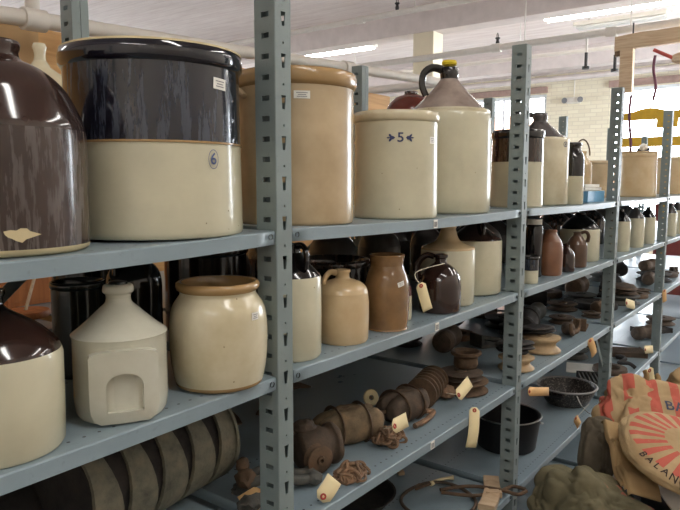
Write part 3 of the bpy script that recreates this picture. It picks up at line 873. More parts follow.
# O waterer
x, y = .6229, .0865
O_ = thing('poultry_waterer', 'grey salt-glazed jug-shaped poultry waterer with an arched drinking recess', 'waterer', (x, y, Z(1, x)+.0012))
b = nb(); lathe(b, [(0, 0), (.068, 0), (.0725, .008), (.0748, .03), (.0745, .128), (.0765, .134), (.072, .138)], 80); link_mesh('body', b, 'salt', O_)
b = nb(); lathe(b, smoothprof([(.072, .138), (.062, .1455), (.046, .160), (.031, .174), (.0215, .183), (.0195, .191)]), 80); link_mesh('cone_top', b, 'salt', O_)
b = nb(); lathe(b, smoothprof([(.0195, .191), (.0205, .197), (.0245, .201), (.0245, .207), (.022, .2125), (.014, .2135), (.011, .205), (.011, .19)]), 48); link_mesh('neck', b, 'salt', O_)
b = nb(); lathe(b, [(0, .200), (.012, .200), (.017, .211), (.015, .217), (0, .220)], 20); link_mesh('stopper', b, 'black', O_)
an = aisle_angle(x, y, .06)
def arch_panel():
    bm = nb()
    W, H, hw, hh0, hb = .052, .110, .0275, .066, .024
    outer = [(-W*.70, .003), (W*.70, .003), (W*.88, .009), (W*.98, .022), (W, .035), (W, H)]
    outer += [(W*math.cos(t), H+.012*math.sin(t)) for t in [PI*i/12 for i in range(1, 12)]]+[(-W, H), (-W, .035), (-W*.98, .022), (-W*.88, .009)]
    inner = [(-hw, hb), (hw, hb), (hw, hh0)]+[(hw*math.cos(t), hh0+.020*math.sin(t)) for t in [PI*i/12 for i in range(1, 12)]]+[(-hw, hh0)]
    vo = [bm.verts.new((p[0], p[1], 0)) for p in outer]; vi = [bm.verts.new((p[0], p[1], 0)) for p in inner]
    es = [bm.edges.new((vo[i], vo[(i+1) % len(vo)])) for i in range(len(vo))]+[bm.edges.new((vi[i], vi[(i+1) % len(vi)])) for i in range(len(vi))]
    bmesh.ops.triangle_fill(bm, use_beauty=True, edges=es)
    # extrude back
    g = bmesh.ops.extrude_face_region(bm, geom=list(bm.faces))
    for v in [q for q in g['geom'] if isinstance(q, bmesh.types.BMVert)]: v.co.z = -1
    # bend the front into a shallow curve; back reaches into the pot
    for v in bm.verts:
        fx = v.co.x
        d = .083-.22*fx*fx/.052 if v.co.z > -.5 else .048
        if v.co.z > -.5:
            d = .0875-5.0*fx*fx-.010*max(0, 1-v.co.y/.03)**2
        v.co = Vector((fx, -d, v.co.y))
    bmesh.ops.rotate(bm, verts=bm.verts, matrix=Matrix.Rotation(an+PI/2, 3, 'Z'))
    return bm
link_mesh('front_trough', arch_panel(), 'salt', O_, True, math.radians(30))
# hood closing the trough against the cone
# recess floor plate
b = nb(); box(b, -.0285, .0285, -.0730, -.060, .022, .090); bmesh.ops.rotate(b, verts=b.verts, matrix=Matrix.Rotation(an+PI/2, 3, 'Z'))
link_mesh('recess_back', b, 'salt', O_, False)
# Q cream jar
x, y = .826, .070
Q_ = vessel('stoneware_jar', 'wide-mouthed cream jar with a brown rim, left of the nearest post', 'jar', x, 1, y, [
    ('foot', 'tanrim', [(0, 0), (.078, 0), (.0815, .003), (.0825, .008)]),
    ('body', 'cream2', [(.0825, .008), (.087, .030), (.0905, .060), (.0915, .100), (.0895, .130), (.084, .150), (.0755, .163), (.071, .1700), (.0712, .176)], True),
    ('rim', 'tanrim', [(.0712, .176), (.076, .179), (.0785, .184), (.078, .190), (.074, .1935), (.068, .193), (.066, .188), (.066, .17)]),
    ('inside', 'inside', [(.066, .17), (.078, .14), (.083, .08), (.07, .015), (0, .012)])], seg=96)
put_sticker(Q_, .0893, aisle_angle(x, y, .72), .136, .017, .014)
# R
x, y = 1.0452, .0825
R_ = vessel('stoneware_jug', 'cream jug with black cone top, right beside the nearest post', 'jug', x, 1, y, [
    ('body', 'cream', [(0, 0), (.062, 0), (.0665, .007), (.0672, .09), (.0665, .172), (.064, .178)]),
    ('shoulder', 'black', [(.0655, .1735), (.064, .179), (.045, .198), (.030, .215), (.0225, .226)]),
    ('neck', 'black', [(.0225, .226), (.021, .232), (.023, .236), (.022, .244), (.012, .245), (0, .24)])],
    handle=('black', [(.02, .24), (.042, .242), (.055, .225), (.052, .195)], .006, aisle_angle(x, y, 0)+PI/2-.9))
# S
x, y = 1.2277, .0787
vessel('stoneware_jug', 'small beige jug with rounded shoulders and a short neck', 'jug', x, 1, y, [
    ('body', 'beige', [(0, 0), (.059, 0), (.0625, .006), (.0637, .05), (.0637, .095), (.061, .118)]),
    ('shoulder', 'beige', [(.061, .118), (.056, .130), (.045, .140), (.030, .146), (.0185, .150), (.0165, .155)], True),
    ('neck', 'beige', [(.0165, .155), (.0165, .163), (.019, .166), (.0185, .171), (.012, .171), (.010, .15), (0, .15)])],
    handle=('beige', [(.017, .163), (.032, .166), (.045, .155), (.048, .138)], .0055, aisle_angle(x, y, -.9)))
# T
x, y = 1.4074, .070
T_ = vessel('stoneware_jar', 'speckled ochre-brown jar with a flared open neck', 'jar', x, 1, y, [
    ('body', 'ochre', [(0, 0), (.052, 0), (.0545, .006), (.0585, .045), (.0595, .080), (.0585, .112), (.053, .138), (.046, .155), (.0435, .165)], True),
    ('rim', 'ochre', [(.0435, .165), (.0438, .175), (.0455, .186), (.0465, .191), (.0445, .193), (.040, .190), (.039, .17)]),
    ('inside', 'inside', [(.039, .17), (.05, .12), (.045, .02), (0, .015)])], seg=80)
put_sticker(T_, .0575, aisle_angle(x, y, .62), .122, .020, .0125, .25)
# U
x, y = 1.523, .098
U_ = vessel('stoneware_jug', 'tiny cream and red-brown jug squeezed right of the ochre jar', 'jug', x, 1, y, [
    ('body', 'cream2', [(0, 0), (.029, 0), (.031, .005), (.031, .068)]),
    ('shoulder', 'redbrown', [(.031, .068), (.030, .085), (.022, .102), (.012, .110)]),
    ('neck', 'redbrown', [(.012, .110), (.011, .120), (.013, .123), (.008, .124), (0, .12)])])
put_text(U_, '5', .022, .0312, aisle_angle(x, y, .45), .045, 'print', 'stamped_number')
# V
x, y = 1.695, .068
V_ = vessel('stoneware_jug', 'glossy dark brown jug with a side handle and a hanging tag', 'jug', x, 1, y, [
    ('body', 'darkbrown', [(0, 0), (.057, 0), (.0605, .006), (.0615, .04), (.0617, .078), (.059, .096)]),
    ('shoulder', 'darkbrown', [(.059, .096), (.053, .112), (.042, .126), (.030, .136), (.020, .142)], True),
    ('neck', 'darkbrown', [(.020, .142), (.0165, .147), (.0165, .156), (.021, .159), (.021, .167), (.013, .169), (.010, .15), (0, .15)])],
    handle=('darkbrown', [(.019, .160), (.040, .164), (.060, .150), (.070, .125), (.064, .092)], .0075, aisle_angle(x, y, 0)-PI/2-.1), seg=72)
# W
x, y = 1.825, .113
vessel('stoneware_jug', 'all-cream jug with a beige cone top and ledge, behind the dark brown jug', 'jug', x, 1, y, [
    ('body', 'cream', [(0, 0), (.080, 0), (.0845, .006), (.0855, .08), (.0845, .166), (.0815, .172)]),
    ('shoulder', 'beige', [(.083, .1705), (.082, .176), (.068, .182), (.048, .190), (.035, .200), (.0285, .213), (.025, .228)], True),
    ('neck', 'beige', [(.0235, .228), (.024, .235), (.026, .238), (.025, .243), (.014, .243), (0, .24)])])
# X
x, y = 2.055, .132
vessel('stoneware_jug', 'cream jug with a dark brown cone top, last before the middle post', 'jug', x, 1, y, [
    ('body', 'cream', [(0, 0), (.087, 0), (.0925, .006), (.0935, .09), (.093, .178), (.089, .184)]),
    ('shoulder', 'darkbrown', [(.091, .182), (.088, .187), (.060, .206), (.038, .222), (.028, .232)]),
    ('neck', 'black', [(.028, .232), (.024, .236), (.026, .242), (.015, .244), (0, .24)])],
    handle=('black', [(.024, .238), (.045, .240), (.060, .225), (.058, .204)], .006, aisle_angle(x, y, .5)))
# bay 2
x, y = 2.3675, .05
b1 = vessel('stoneware_crock', 'small crock, blue-black above cream, right of the middle post', 'crock', x, 1, y, crock_parts(.030, .102, 'cream', 'black', rimh=.010, band=.050, mband='navy', over=.002), seg=40)
x, y = 2.545, .105
t = vessel('stoneware_bottle', 'tall straight black bottle with a white top label', 'bottle', x, 1, y, [
    ('body', 'black', [(0, 0), (.030, 0), (.034, .005), (.034, .195), (.032, .204)]),
    ('neck', 'black', [(.032, .204), (.029, .209), (.028, .212), (.028, .234), (.024, .236), (0, .234)])], seg=40)
b = nb(); lathe(b, [(.0285, .211), (.0292, .213), (.0292, .231), (.0285, .2325)], 32); o = link_mesh('paper_label', b, 'cloud', t); o['label'] = 'white paper label wrapped round the neck'
x, y = 2.648, .0756
vessel('stoneware_jar', 'terracotta-brown jar with sloping shoulders on the second shelf', 'jar', x, 1, y, [
    ('body', 'terracotta', [(0, 0), (.048, 0), (.051, .005), (.0525, .08), (.051, .120), (.046, .138)]),
    ('shoulder', 'terracotta', [(.046, .138), (.036, .154), (.028, .166), (.025, .174)], True),
    ('rim', 'terracotta', [(.025, .174), (.026, .184), (.023, .186), (.018, .184), (0, .17)])], seg=40)
x, y = 2.7895, .0515
vessel('stoneware_jug', 'small very dark brown jug between the terracotta jar and the brown jug', 'jug', x, 1, y, [
    ('body', 'darkbrown', [(0, 0), (.033, 0), (.0355, .005), (.0355, .06), (.032, .075)]),
    ('shoulder', 'darkbrown', [(.032, .075), (.024, .090), (.014, .100), (.011, .104)]),
    ('neck', 'darkbrown', [(.011, .104), (.011, .114), (.013, .118), (.008, .12), (0, .115)])],
    handle=('darkbrown', [(.011, .112), (.026, .116), (.034, .102), (.032, .08)], .0045, aisle_angle(x, y, 0)-PI/2), seg=40)
x, y = 2.975, .0668
vessel('stoneware_jug', 'matt mid-brown jug with an ear handle in front of the dome-top jug', 'jug', x, 1, y, [
    ('body', 'midbrown', [(0, 0), (.043, 0), (.046, .005), (.0465, .08), (.044, .102)]),
    ('shoulder', 'midbrown', [(.044, .102), (.036, .120), (.026, .134), (.018, .142)], True),
    ('neck', 'midbrown', [(.018, .142), (.016, .150), (.019, .156), (.013, .158), (0, .15)])],
    handle=('midbrown', [(.016, .152), (.036, .158), (.048, .140), (.044, .112)], .006, aisle_angle(x, y, 0)+PI/2), seg=40)
x, y = 3.235, .135
vessel('stoneware_jug', 'broad cream jug with a black dome top, left of the third post', 'jug', x, 1, y, [
    ('body', 'cream', [(0, 0), (.090, 0), (.095, .006), (.094, .10), (.093, .150), (.089, .156)]),
    ('shoulder', 'black', [(.0905, .154), (.085, .166), (.066, .188), (.044, .206), (.028, .216)], True),
    ('neck', 'black', [(.028, .216), (.022, .222), (.025, .230), (.015, .235), (0, .23)])], seg=48)
def conejug(x, y, r, hb, ht, mt, label, mb='cream', group=None):
    return vessel('stoneware_jug', label, 'jug', x, 1, y, [
        ('body', mb, [(0, 0), (r*.94, 0), (r, .006), (r, hb-.006), (r*.96, hb)]),
        ('shoulder', mt, [(r*.98, hb-.002), (r*.9, hb+.006), (r*.5, hb+(ht-hb)*.6), (r*.3, hb+(ht-hb)*.8)]),
        ('neck', mt, [(r*.3, hb+(ht-hb)*.8), (r*.27, ht-.008), (r*.3, ht), (r*.15, ht+.001), (0, ht-.004)])], seg=36, group=group)
conejug(3.80, .085, .052, .168, .232, 'black', 'cream jug with a black cone top, just right of the third post')
conejug(4.10, .078, .052, .172, .236, 'slate', 'cream jug with a grey cone top, middle one between third and fourth posts')
conejug(4.385, .070, .046, .165, .228, 'black', 'narrow cream jug with a black cone top, just left of the fourth post')
conejug(5.06, .065, .045, .165, .235, 'slate', 'cream jug right after the fourth post on the second shelf')
conejug(5.36, .075, .050, .175, .235, 'slate', 'grey-topped cream jug at the right edge on the second shelf')
# back row, second shelf
x, y = .70, .335
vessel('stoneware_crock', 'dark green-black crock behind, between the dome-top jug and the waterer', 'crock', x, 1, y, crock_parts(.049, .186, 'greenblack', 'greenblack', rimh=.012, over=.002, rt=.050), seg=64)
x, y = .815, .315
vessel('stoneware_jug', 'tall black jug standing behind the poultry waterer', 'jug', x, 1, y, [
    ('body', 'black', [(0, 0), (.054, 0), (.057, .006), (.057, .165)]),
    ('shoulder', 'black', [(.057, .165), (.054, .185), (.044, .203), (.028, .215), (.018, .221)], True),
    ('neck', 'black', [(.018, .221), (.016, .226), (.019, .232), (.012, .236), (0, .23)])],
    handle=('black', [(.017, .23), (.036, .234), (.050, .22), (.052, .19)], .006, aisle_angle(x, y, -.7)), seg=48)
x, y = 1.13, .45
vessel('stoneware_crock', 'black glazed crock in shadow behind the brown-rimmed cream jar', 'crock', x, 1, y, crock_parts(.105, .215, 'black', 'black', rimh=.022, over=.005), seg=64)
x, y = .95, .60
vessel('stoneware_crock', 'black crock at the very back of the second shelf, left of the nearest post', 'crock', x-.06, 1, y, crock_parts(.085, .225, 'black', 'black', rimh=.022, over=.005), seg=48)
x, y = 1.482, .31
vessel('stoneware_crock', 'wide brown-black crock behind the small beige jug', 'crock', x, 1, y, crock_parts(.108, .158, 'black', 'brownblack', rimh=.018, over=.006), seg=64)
x, y = 1.80, .52
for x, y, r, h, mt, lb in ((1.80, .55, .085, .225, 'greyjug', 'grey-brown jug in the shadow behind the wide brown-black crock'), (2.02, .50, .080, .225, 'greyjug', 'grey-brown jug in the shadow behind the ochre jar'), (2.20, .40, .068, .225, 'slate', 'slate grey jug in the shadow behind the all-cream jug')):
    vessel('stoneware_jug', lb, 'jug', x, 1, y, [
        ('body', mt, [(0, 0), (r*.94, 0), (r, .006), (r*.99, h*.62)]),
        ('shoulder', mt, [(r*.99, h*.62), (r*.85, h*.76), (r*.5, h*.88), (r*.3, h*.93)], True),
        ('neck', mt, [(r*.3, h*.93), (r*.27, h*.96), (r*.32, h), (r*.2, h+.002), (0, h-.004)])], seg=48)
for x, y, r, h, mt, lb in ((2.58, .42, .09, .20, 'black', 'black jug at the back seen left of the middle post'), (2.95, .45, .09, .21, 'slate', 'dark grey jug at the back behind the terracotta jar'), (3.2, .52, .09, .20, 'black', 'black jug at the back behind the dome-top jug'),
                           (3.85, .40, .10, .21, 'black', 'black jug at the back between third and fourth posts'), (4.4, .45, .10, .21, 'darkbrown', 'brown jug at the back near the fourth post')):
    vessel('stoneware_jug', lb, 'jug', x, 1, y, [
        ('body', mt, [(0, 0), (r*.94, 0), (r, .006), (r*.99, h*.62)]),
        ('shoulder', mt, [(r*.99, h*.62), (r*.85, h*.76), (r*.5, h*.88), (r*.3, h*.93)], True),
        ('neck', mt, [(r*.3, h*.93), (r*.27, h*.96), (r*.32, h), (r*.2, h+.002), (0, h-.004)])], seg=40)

for q, (x, y) in enumerate(((1.32, .60), (1.55, .60), (2.33, .60), (2.42, .28), (2.76, .60), (3.02, .29), (3.44, .58), (3.64, .40), (3.66, .62), (4.12, .62), (4.16, .36), (4.66, .55), (4.9, .5), (5.2, .5), (5.5, .5))):  # filler jugs, added to keep the gaps behind the second shelf dark
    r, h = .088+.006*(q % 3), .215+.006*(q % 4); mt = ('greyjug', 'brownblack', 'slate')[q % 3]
    vessel('stoneware_jug', ('grey-brown', 'streaked brown-black', 'slate grey')[q % 3]+' jug added to darken the back row of the second shelf', 'jug', x, 1, y, [
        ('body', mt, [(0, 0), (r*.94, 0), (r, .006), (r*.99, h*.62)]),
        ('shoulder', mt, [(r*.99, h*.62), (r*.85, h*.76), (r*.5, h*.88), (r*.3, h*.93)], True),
        ('neck', mt, [(r*.3, h*.93), (r*.27, h*.96), (r*.32, h), (r*.2, h+.002), (0, h-.004)])], seg=36, group=('grey-brown', 'brown-black', 'slate grey')[q % 3]+' jugs added to darken the back row of the second shelf')
# second rack standing back to back with the first
rack2 = thing('shelving_rack', 'matching steel shelving rack standing back to back behind the stoneware rack', 'shelving', (0, 0, 0))
for bi in range(0, NP):
    xa = X0+(bi-1)*BW; xb = X0+bi*BW-.052
    for lv in (1.294, .9608, .5732, .19):
        b = nb(); box(b, xa, xb, .745, 1.42, lv-.003, lv); box(b, xa, xb, .745, .748, lv-.026, lv-.003); box(b, xa, xb, 1.417, 1.42, lv-.026, lv-.003)
        link_mesh('shelf', b, 'shelf', rack2, False)
for i in range(-1, NP):
    for fy, my in ((.742, 1), (1.424, -1)):
        b = make_post_mesh(my)
        bmesh.ops.bisect_plane(b, geom=list(b.verts)+list(b.edges)+list(b.faces), plane_co=(0, 0, 1.36), plane_no=(0, 0, 1), clear_outer=True)
        o = link_mesh('post', b, 'post', rack2, False); o.location = (X0+i*BW-.048, fy, 0)
        md = o.modifiers.new('s', 'SOLIDIFY'); md.thickness = .002; md.offset = 0
# plywood partition with studs
t = thing('plywood_partition', 'orange-toned plywood partition standing behind the shelving', 'partition', (-1.6, 1.45, 0))
b = nb(); box(b, 0, 2.6, 0, .018, .02, 2.230); link_mesh('plywood_sheet', b, 'ply', t, False)
b = nb(); box(b, 2.6, 5.16, 0, .018, .02, 2.212); link_mesh('plywood_sheet', b, 'ply', t, False)
for xx in (.02, 1.3, 2.6, 3.9, 5.10):
    b = nb(); box(b, xx, xx+.04, .018, .10, .0, 2.18); link_mesh('stud', b, 'wood', t, False)
b = nb(); box(b, 0, 5.16, .018, .10, 0, .04); link_mesh('sill_plate', b, 'wood', t, False)
b = nb(); box(b, -.072, .072, -.0015, 0, -.085, .100); o = link_mesh('brown_card', b, simple('brown_card', lin(190, 156, 112), .8, var=.03), None, False)
o.location = (1.182, 1.4495, 2.13); tag(o, 'plain brown card pinned on the plywood above the big brown jug', 'card')
t = thing('wooden_stirrer', 'round orange wooden disc with a stick, behind the dome-top jug', 'wood disc', (.90, .94, 1.2955))
b = nb(); lathe(b, [(0, 0), (.060, 0), (.063, .004), (.063, .014), (.060, .018), (0, .018)], 36); link_mesh('disc', b, 'wood', t)
b = nb(); tube(b, [(0, .0, .018), (.045, .03, .10)], .005, 8); link_mesh('stick', b, 'palewood', t)
t = thing('wooden_crate', 'orange wooden crate standing behind the round wooden disc', 'crate', (.93, 1.10, 1.2955))
b = nb(); box(b, 0, .26, 0, .20, 0, .012)
link_mesh('crate_bottom', b, 'wood', t, False)
for a0, a1, c0, c1 in ((0, .26, 0, .012), (0, .26, .188, .2), (0, .012, .012, .188), (.248, .26, .012, .188)):
    b = nb(); box(b, a0, a1, c0, c1, .012, .25, bev=.002); link_mesh('crate_side', b, 'wood', t, False)

# ---------------------------------------------------------------- ironware
def place(t, x, k, y, dz=0, rz=0, rot=None):
    t.location = (x, y, Z(k, x)+.0015+dz)
    t.rotation_euler = rot if rot else (0, 0, rz)
    return t
def chain_mesh(pts, ln=.034, r=.0042, w=.0115):
    """links along a polyline, each link turned 90 degrees to the last"""
    bm = nb(); P = spline(pts, 10); d = [0]
    for a, c in zip(P, P[1:]): d.append(d[-1]+(c-a).length)
    n = max(2, int(d[-1]/(ln*.72)))
    def at(s):
        for i in range(len(d)-1):
            if d[i+1] >= s:
                u = (s-d[i])/max(1e-9, d[i+1]-d[i]); return P[i].lerp(P[i+1], u)
        return P[-1]
    for i in range(n):
        s = d[-1]*(i+.5)/n; c = at(s); tg = (at(min(d[-1], s+.004))-at(max(0, s-.004)))
        tg = tg.normalized() if tg.length > 1e-7 else Vector((1, 0, 0))
        u = tg.cross(Vector((0, 0, 1))); u = u.normalized() if u.length > 1e-3 else Vector((1, 0, 0))
        v = tg.cross(u)
        side = (u+v*.25).normalized() if i % 2 else (v+u*.25).normalized()
        ring = []
        for q in range(14):
            a = 2*PI*q/14; cx = math.cos(a); sy = math.sin(a)
            ring.append(c+tg*(ln*.5*cx+(.25*ln*(1 if cx > 0 else -1)*0))+side*(w*sy))
        tube(bm, ring, r, 6, closed=True)
    return bm
def chain_pile(seed, sx, sy, sz, turns=5, n=24):
    rnd = random.Random(seed); pts = []
    for i in range(n):
        a = i*2.2+rnd.uniform(-.5, .5); rr = rnd.uniform(.25, 1)
        pts.append((sx*rr*math.cos(a), sy*rr*math.sin(a), .007+sz*(1-rr*.8)*(i/n)+rnd.uniform(0, .003)))
    return pts
HX = Matrix.Rotation(PI/2, 4, 'Y')
def lump(bm, sx, sy, sz, seed, amp=.2, sub=4, c=(0, 0, 0), freq=2, ridges=0, flatz=None):
    g = bmesh.ops.create_icosphere(bm, subdivisions=sub, radius=1)
    for v in g['verts']:
        n = 1+amp*noise.noise(v.co*freq+Vector((seed, seed*1.3, 0)))+amp*.4*noise.noise(v.co*freq*3+Vector((seed, 0, 5)))
        if ridges: n += .05*math.sin(v.co.x*ridges)
        p = Vector((v.co.x*sx*n, v.co.y*sy*n, v.co.z*sz*n))
        if flatz is not None: p.z = max(p.z, flatz)
        v.co = p+Vector(c)
def pulley(bm, r, w, mtx=None, hub=.3):
    lathe(bm, [(0, 0), (r*.9, 0), (r, .003), (r, w*.14), (r*.93, w*.22), (r*.78, w*.36), (r*.74, w*.5), (r*.78, w*.64), (r*.93, w*.78), (r, w*.86), (r, w-.003), (r*.9, w), (r*hub*1.1, w), (r*hub, w+.006), (r*hub*.5, w+.006), (r*hub*.45, w-.01), (0, w-.01)], 40, mtx)
# hoist body helper : clam-shaped wooden/iron block
def block_body(t, mat, L, R, seed, gm='rust2'):
    b = nb()
    for s, rr in ((-1, 1), (1, .95)):
        lathe(b, smoothprof([(0, -L*.5), (R*.55*rr, -L*.48), (R*.85*rr, -L*.3), (R*rr, -L*.05), (R*.97*rr, L*.2), (R*.8*rr, L*.42), (R*.5*rr, L*.5), (0, L*.5)], 4), 36,
              Matrix.Translation((0, s*R*.34, R*.80)) @ Matrix.Diagonal((1, .55, .8, 1)) @ HX)
    for v in b.verts: v.co *= 1+.05*noise.noise(v.co*40+Vector((seed, 0, 0)))
    link_mesh('cheek_blocks', b, mat, t)
    b = nb(); pulley(b, R*.78, R*.5, Matrix.Translation((0, R*.26, R*.8)) @ Matrix.Rotation(PI/2, 4, 'X')); link_mesh('sheave', b, gm, t)
    b = nb()
    for xx in (-L*.22, L*.22):
        ring = [(xx, R*.98*math.cos(a), R*.80+R*.86*math.sin(a)) for a in [2*PI*i/24 for i in range(24)]]
        tube(b, [Vector(p) for p in ring], R*.05, 6, closed=True, flat=2.2)
    link_mesh('iron_strap', b, gm, t)
    b = nb(); tube(b, spline([(-L*.5, 0, R*.8), (-L*.62, 0, R*.85), (-L*.75, 0, R*1.0), (-L*.86, 0, R*.85), (-L*.80, 0, R*.6), (-L*.7, 0, R*.62)], 5), R*.11, 8); link_mesh('hook', b, gm, t)

# bay 1, third shelf
t = thing('chain_hoist', 'dark rusty iron chain hoist nearest the first post on the third shelf', 'hoist')
place(t, 1.215, 2, .150, rz=-.35); t.scale = (.86, .86, .86)
b = nb(); lathe(b, smoothprof([(0, -.065), (.045, -.063), (.056, -.04), (.058, .01), (.050, .03), (.052, .04), (.060, .045), (.060, .058), (.045, .062), (.040, .05), (.036, .02), (0, .02)], 3), 40, Matrix.Translation((0, 0, .060)) @ HX)
for v in b.verts: v.co *= 1+.04*noise.noise(v.co*35)
link_mesh('housing', b, 'rust1', t)
b = nb(); pulley(b, .040, .03, Matrix.Translation((-.03, -.045, .052)) @ Matrix.Rotation(PI/2, 4, 'X') ); link_mesh('guide_wheel', b, 'rust2', t)
b = nb(); lump(b, .035, .03, .022, 4.2, c=(-.03, .02, .118), flatz=-.02); link_mesh('top_lug', b, 'rust1', t)
b = chain_mesh([(x_+.045, y_-.115, z_) for x_, y_, z_ in chain_pile(3, .050, .045, .040)]); bmesh.ops.rotate(b, verts=b.verts, matrix=Matrix.Rotation(0, 3, 'Z')); link_mesh('chain', b, 'chain', t)
t = thing('chain_hoist', 'weathered ribbed double pulley block with a pile of chain, second from the first post', 'hoist')
place(t, 1.395, 2, .185, rz=-.42)
block_body(t, 'weathered', .19, .060, 1)
b = chain_mesh([(x_+.085, y_-.075, z_) for x_, y_, z_ in chain_pile(8, .048, .048, .045)]); link_mesh('chain', b, 'chain', t)
t = thing('pulley_block', 'rounded brown pulley block with a side hook, middle of the third shelf', 'pulley')
place(t, 1.625, 2, .15, rz=-.1)
block_body(t, 'rust1', .17, .058, 3)
b = nb(); tube(b, spline([(.06, -.04, .02), (.09, -.05, .012), (.03, -.07, .010), (-.04, -.075, .010)], 6), .008, 8); link_mesh('lever', b, 'chain', t)
t = thing('iron_roller', 'ribbed rusty roller with flanges behind the tilted manila tag', 'roller')
place(t, 1.80, 2, .165, rz=.25); t.scale = (1.1, 1.1, 1.1)
b = nb(); pr_ = [(0, -.07)]
for i in range(5):
    z0 = -.07+i*.028; pr_ += [(.046, z0), (.046, z0+.008), (.033, z0+.011), (.033, z0+.025)]
pr_ += [(.046, .07), (.046, .076), (0, .076)]
lathe(b, pr_, 40, Matrix.Translation((0, 0, .047)) @ HX); link_mesh('ribbed_barrel', b, 'rust2', t)
b = nb(); tube(b, [(-.10, 0, .047), (.10, 0, .047)], .009, 10); link_mesh('axle', b, 'rust1', t)
b = nb(); lump(b, .03, .026, .02, 9, c=(.06, -.045, .02), flatz=-.018); link_mesh('end_lug', b, 'chain', t)
x = 1.985
t = thing('iron_pulley', 'large brown iron pulley wheel lying flat at the right end of the third shelf', 'pulley'); place(t, x, 2, .125)
b = nb(); pulley(b, .082, .042); link_mesh('wheel', b, 'rust2', t)
t = thing('iron_pulley', 'smaller dark pulley wheel resting on the large brown one', 'pulley'); place(t, x-.015, 2, .13, dz=.0485)
b = nb(); pulley(b, .074, .024, hub=.25); link_mesh('wheel', b, 'rust1', t)
t = thing('iron_cup', 'rusty flanged iron cup standing on top of the pulley stack', 'cup'); place(t, x+.02, 2, .13, dz=.0800)
b = nb(); lathe(b, [(0, 0), (.038, 0), (.042, .008), (.040, .034), (.052, .044), (.053, .052), (.046, .054), (.036, .044), (.034, .008), (0, .008)], 36); link_mesh('cup', b, 'rust2', t)
t = thing('iron_ring', 'pale rusty washer leaning on the pulley blocks', 'washer'); place(t, 1.61, 2, .255, dz=.062, rot=(PI/2-.3, 0, -.5)); t.scale = (.8, .8, .8); t.location.z -= .012
b = nb(); lathe(b, [(.010, -.005), (.030, -.005), (.033, 0), (.030, .005), (.010, .005), (.010, -.005)], 32); link_mesh('ring', b, 'tagp', t)
b = nb(); tube(b, [(0, 0, 0), (0, 0, -.055)], .006, 8); link_mesh('bolt', b, 'rust2', t)
t = thing('iron_fitting', 'grey rusty clevis with knobbed ends beside the first post', 'fitting'); place(t, 1.055, 2, .155, rz=-.55)
for s in (-1, 1):
    b = nb(); tube(b, spline([(-.06, s*.018, .03), (0, s*.022, .04), (.05, s*.02, .022), (.09, s*.016, .016)], 6), .012, 10); link_mesh('arm', b, 'rust3', t)
    b = nb(); lump(b, .020, .018, .016, 3+s, c=(.10, s*.016, .0165), sub=3); link_mesh('knob', b, 'rust3', t)
b = nb(); lump(b, .024, .034, .022, 7, c=(-.06, 0, .036), sub=3); lump(b, .016, .016, .02, 8, c=(-.062, .02, .058), sub=3); link_mesh('yoke', b, 'rust2', t)
for q, (x, y, w, l, rz, lb) in enumerate(((1.46, .52, .05, .16, .3, 'flat rusty strap lying far back on the third shelf'), (1.60, .60, .06, .18, -.2, 'curved rusty plate behind the flat strap on the third shelf'), (1.30, .56, .04, .12, 1.2, 'short rusty plate at the back left of the third shelf'))):
    b = nb(); box(b, -l/2, l/2, -w/2, w/2, 0, .006, bev=.002)
    bmesh.ops.subdivide_edges(b, edges=b.edges, cuts=4)
    for v in b.verts: v.co.z += .015*(1-(v.co.x/(l/2))**2)+.004*noise.noise(v.co*30)
    o = link_mesh('iron_strap', b, 'rust2'); o.location = (x, y, Z(2, x)+.004); o.rotation_euler = (0, 0, rz); tag(o, lb, 'iron part')

# bay 0, third shelf : ribbed drum
t = thing('slotted_drum', 'big olive-grey slotted iron drum lying on the third shelf at the left', 'drum'); place(t, .80, 2, .30, rz=.12)
R0 = .112
b = nb(); lathe(b, [(0, -.19), (R0*.88, -.19), (R0*.90, -.18), (R0*.90, .18), (R0*.88, .19), (0, .19)], 48, Matrix.Translation((0, 0, R0+.004)) @ HX); link_mesh('core', b, 'rust4', t)
for q in range(5):
    xx = -.17+q*.085
    b = nb(); n = 26
    # hoop wraps from the floor on the near side up over the top, open slots between hoops
    A0, A1 = math.radians(-80), math.radians(250)
    rows = []
    for i in range(n+1):
        a = A0+(A1-A0)*i/n
        up = max(0, math.sin(a)); wd = .036-.016*max(0, math.sin(a+.5))**2
        rows.append([b.verts.new((xx+dx, -rr*math.cos(a), R0+.004+rr*math.sin(a))) for dx, rr in ((-wd, R0*.93), (-wd, R0*1.0), (wd, R0*1.0), (wd, R0*.93))])
    for Ra, Rb in zip(rows, rows[1:]):
        for j in range(4): b.faces.new((Ra[j], Ra[(j+1) % 4], Rb[(j+1) % 4], Rb[j]))
    b.faces.new(rows[0]); b.faces.new(rows[-1][::-1])
    link_mesh('hoop', b, 'drum', t)
b = nb(); lathe(b, [(R0*.9, .188), (R0*1.03, .188), (R0*1.04, .195), (R0*1.0, .2), (R0*.85, .2), (R0*.85, .192), (0, .192)], 48, Matrix.Translation((0, 0, R0+.008)) @ HX); link_mesh('end_ring', b, 'drum', t)
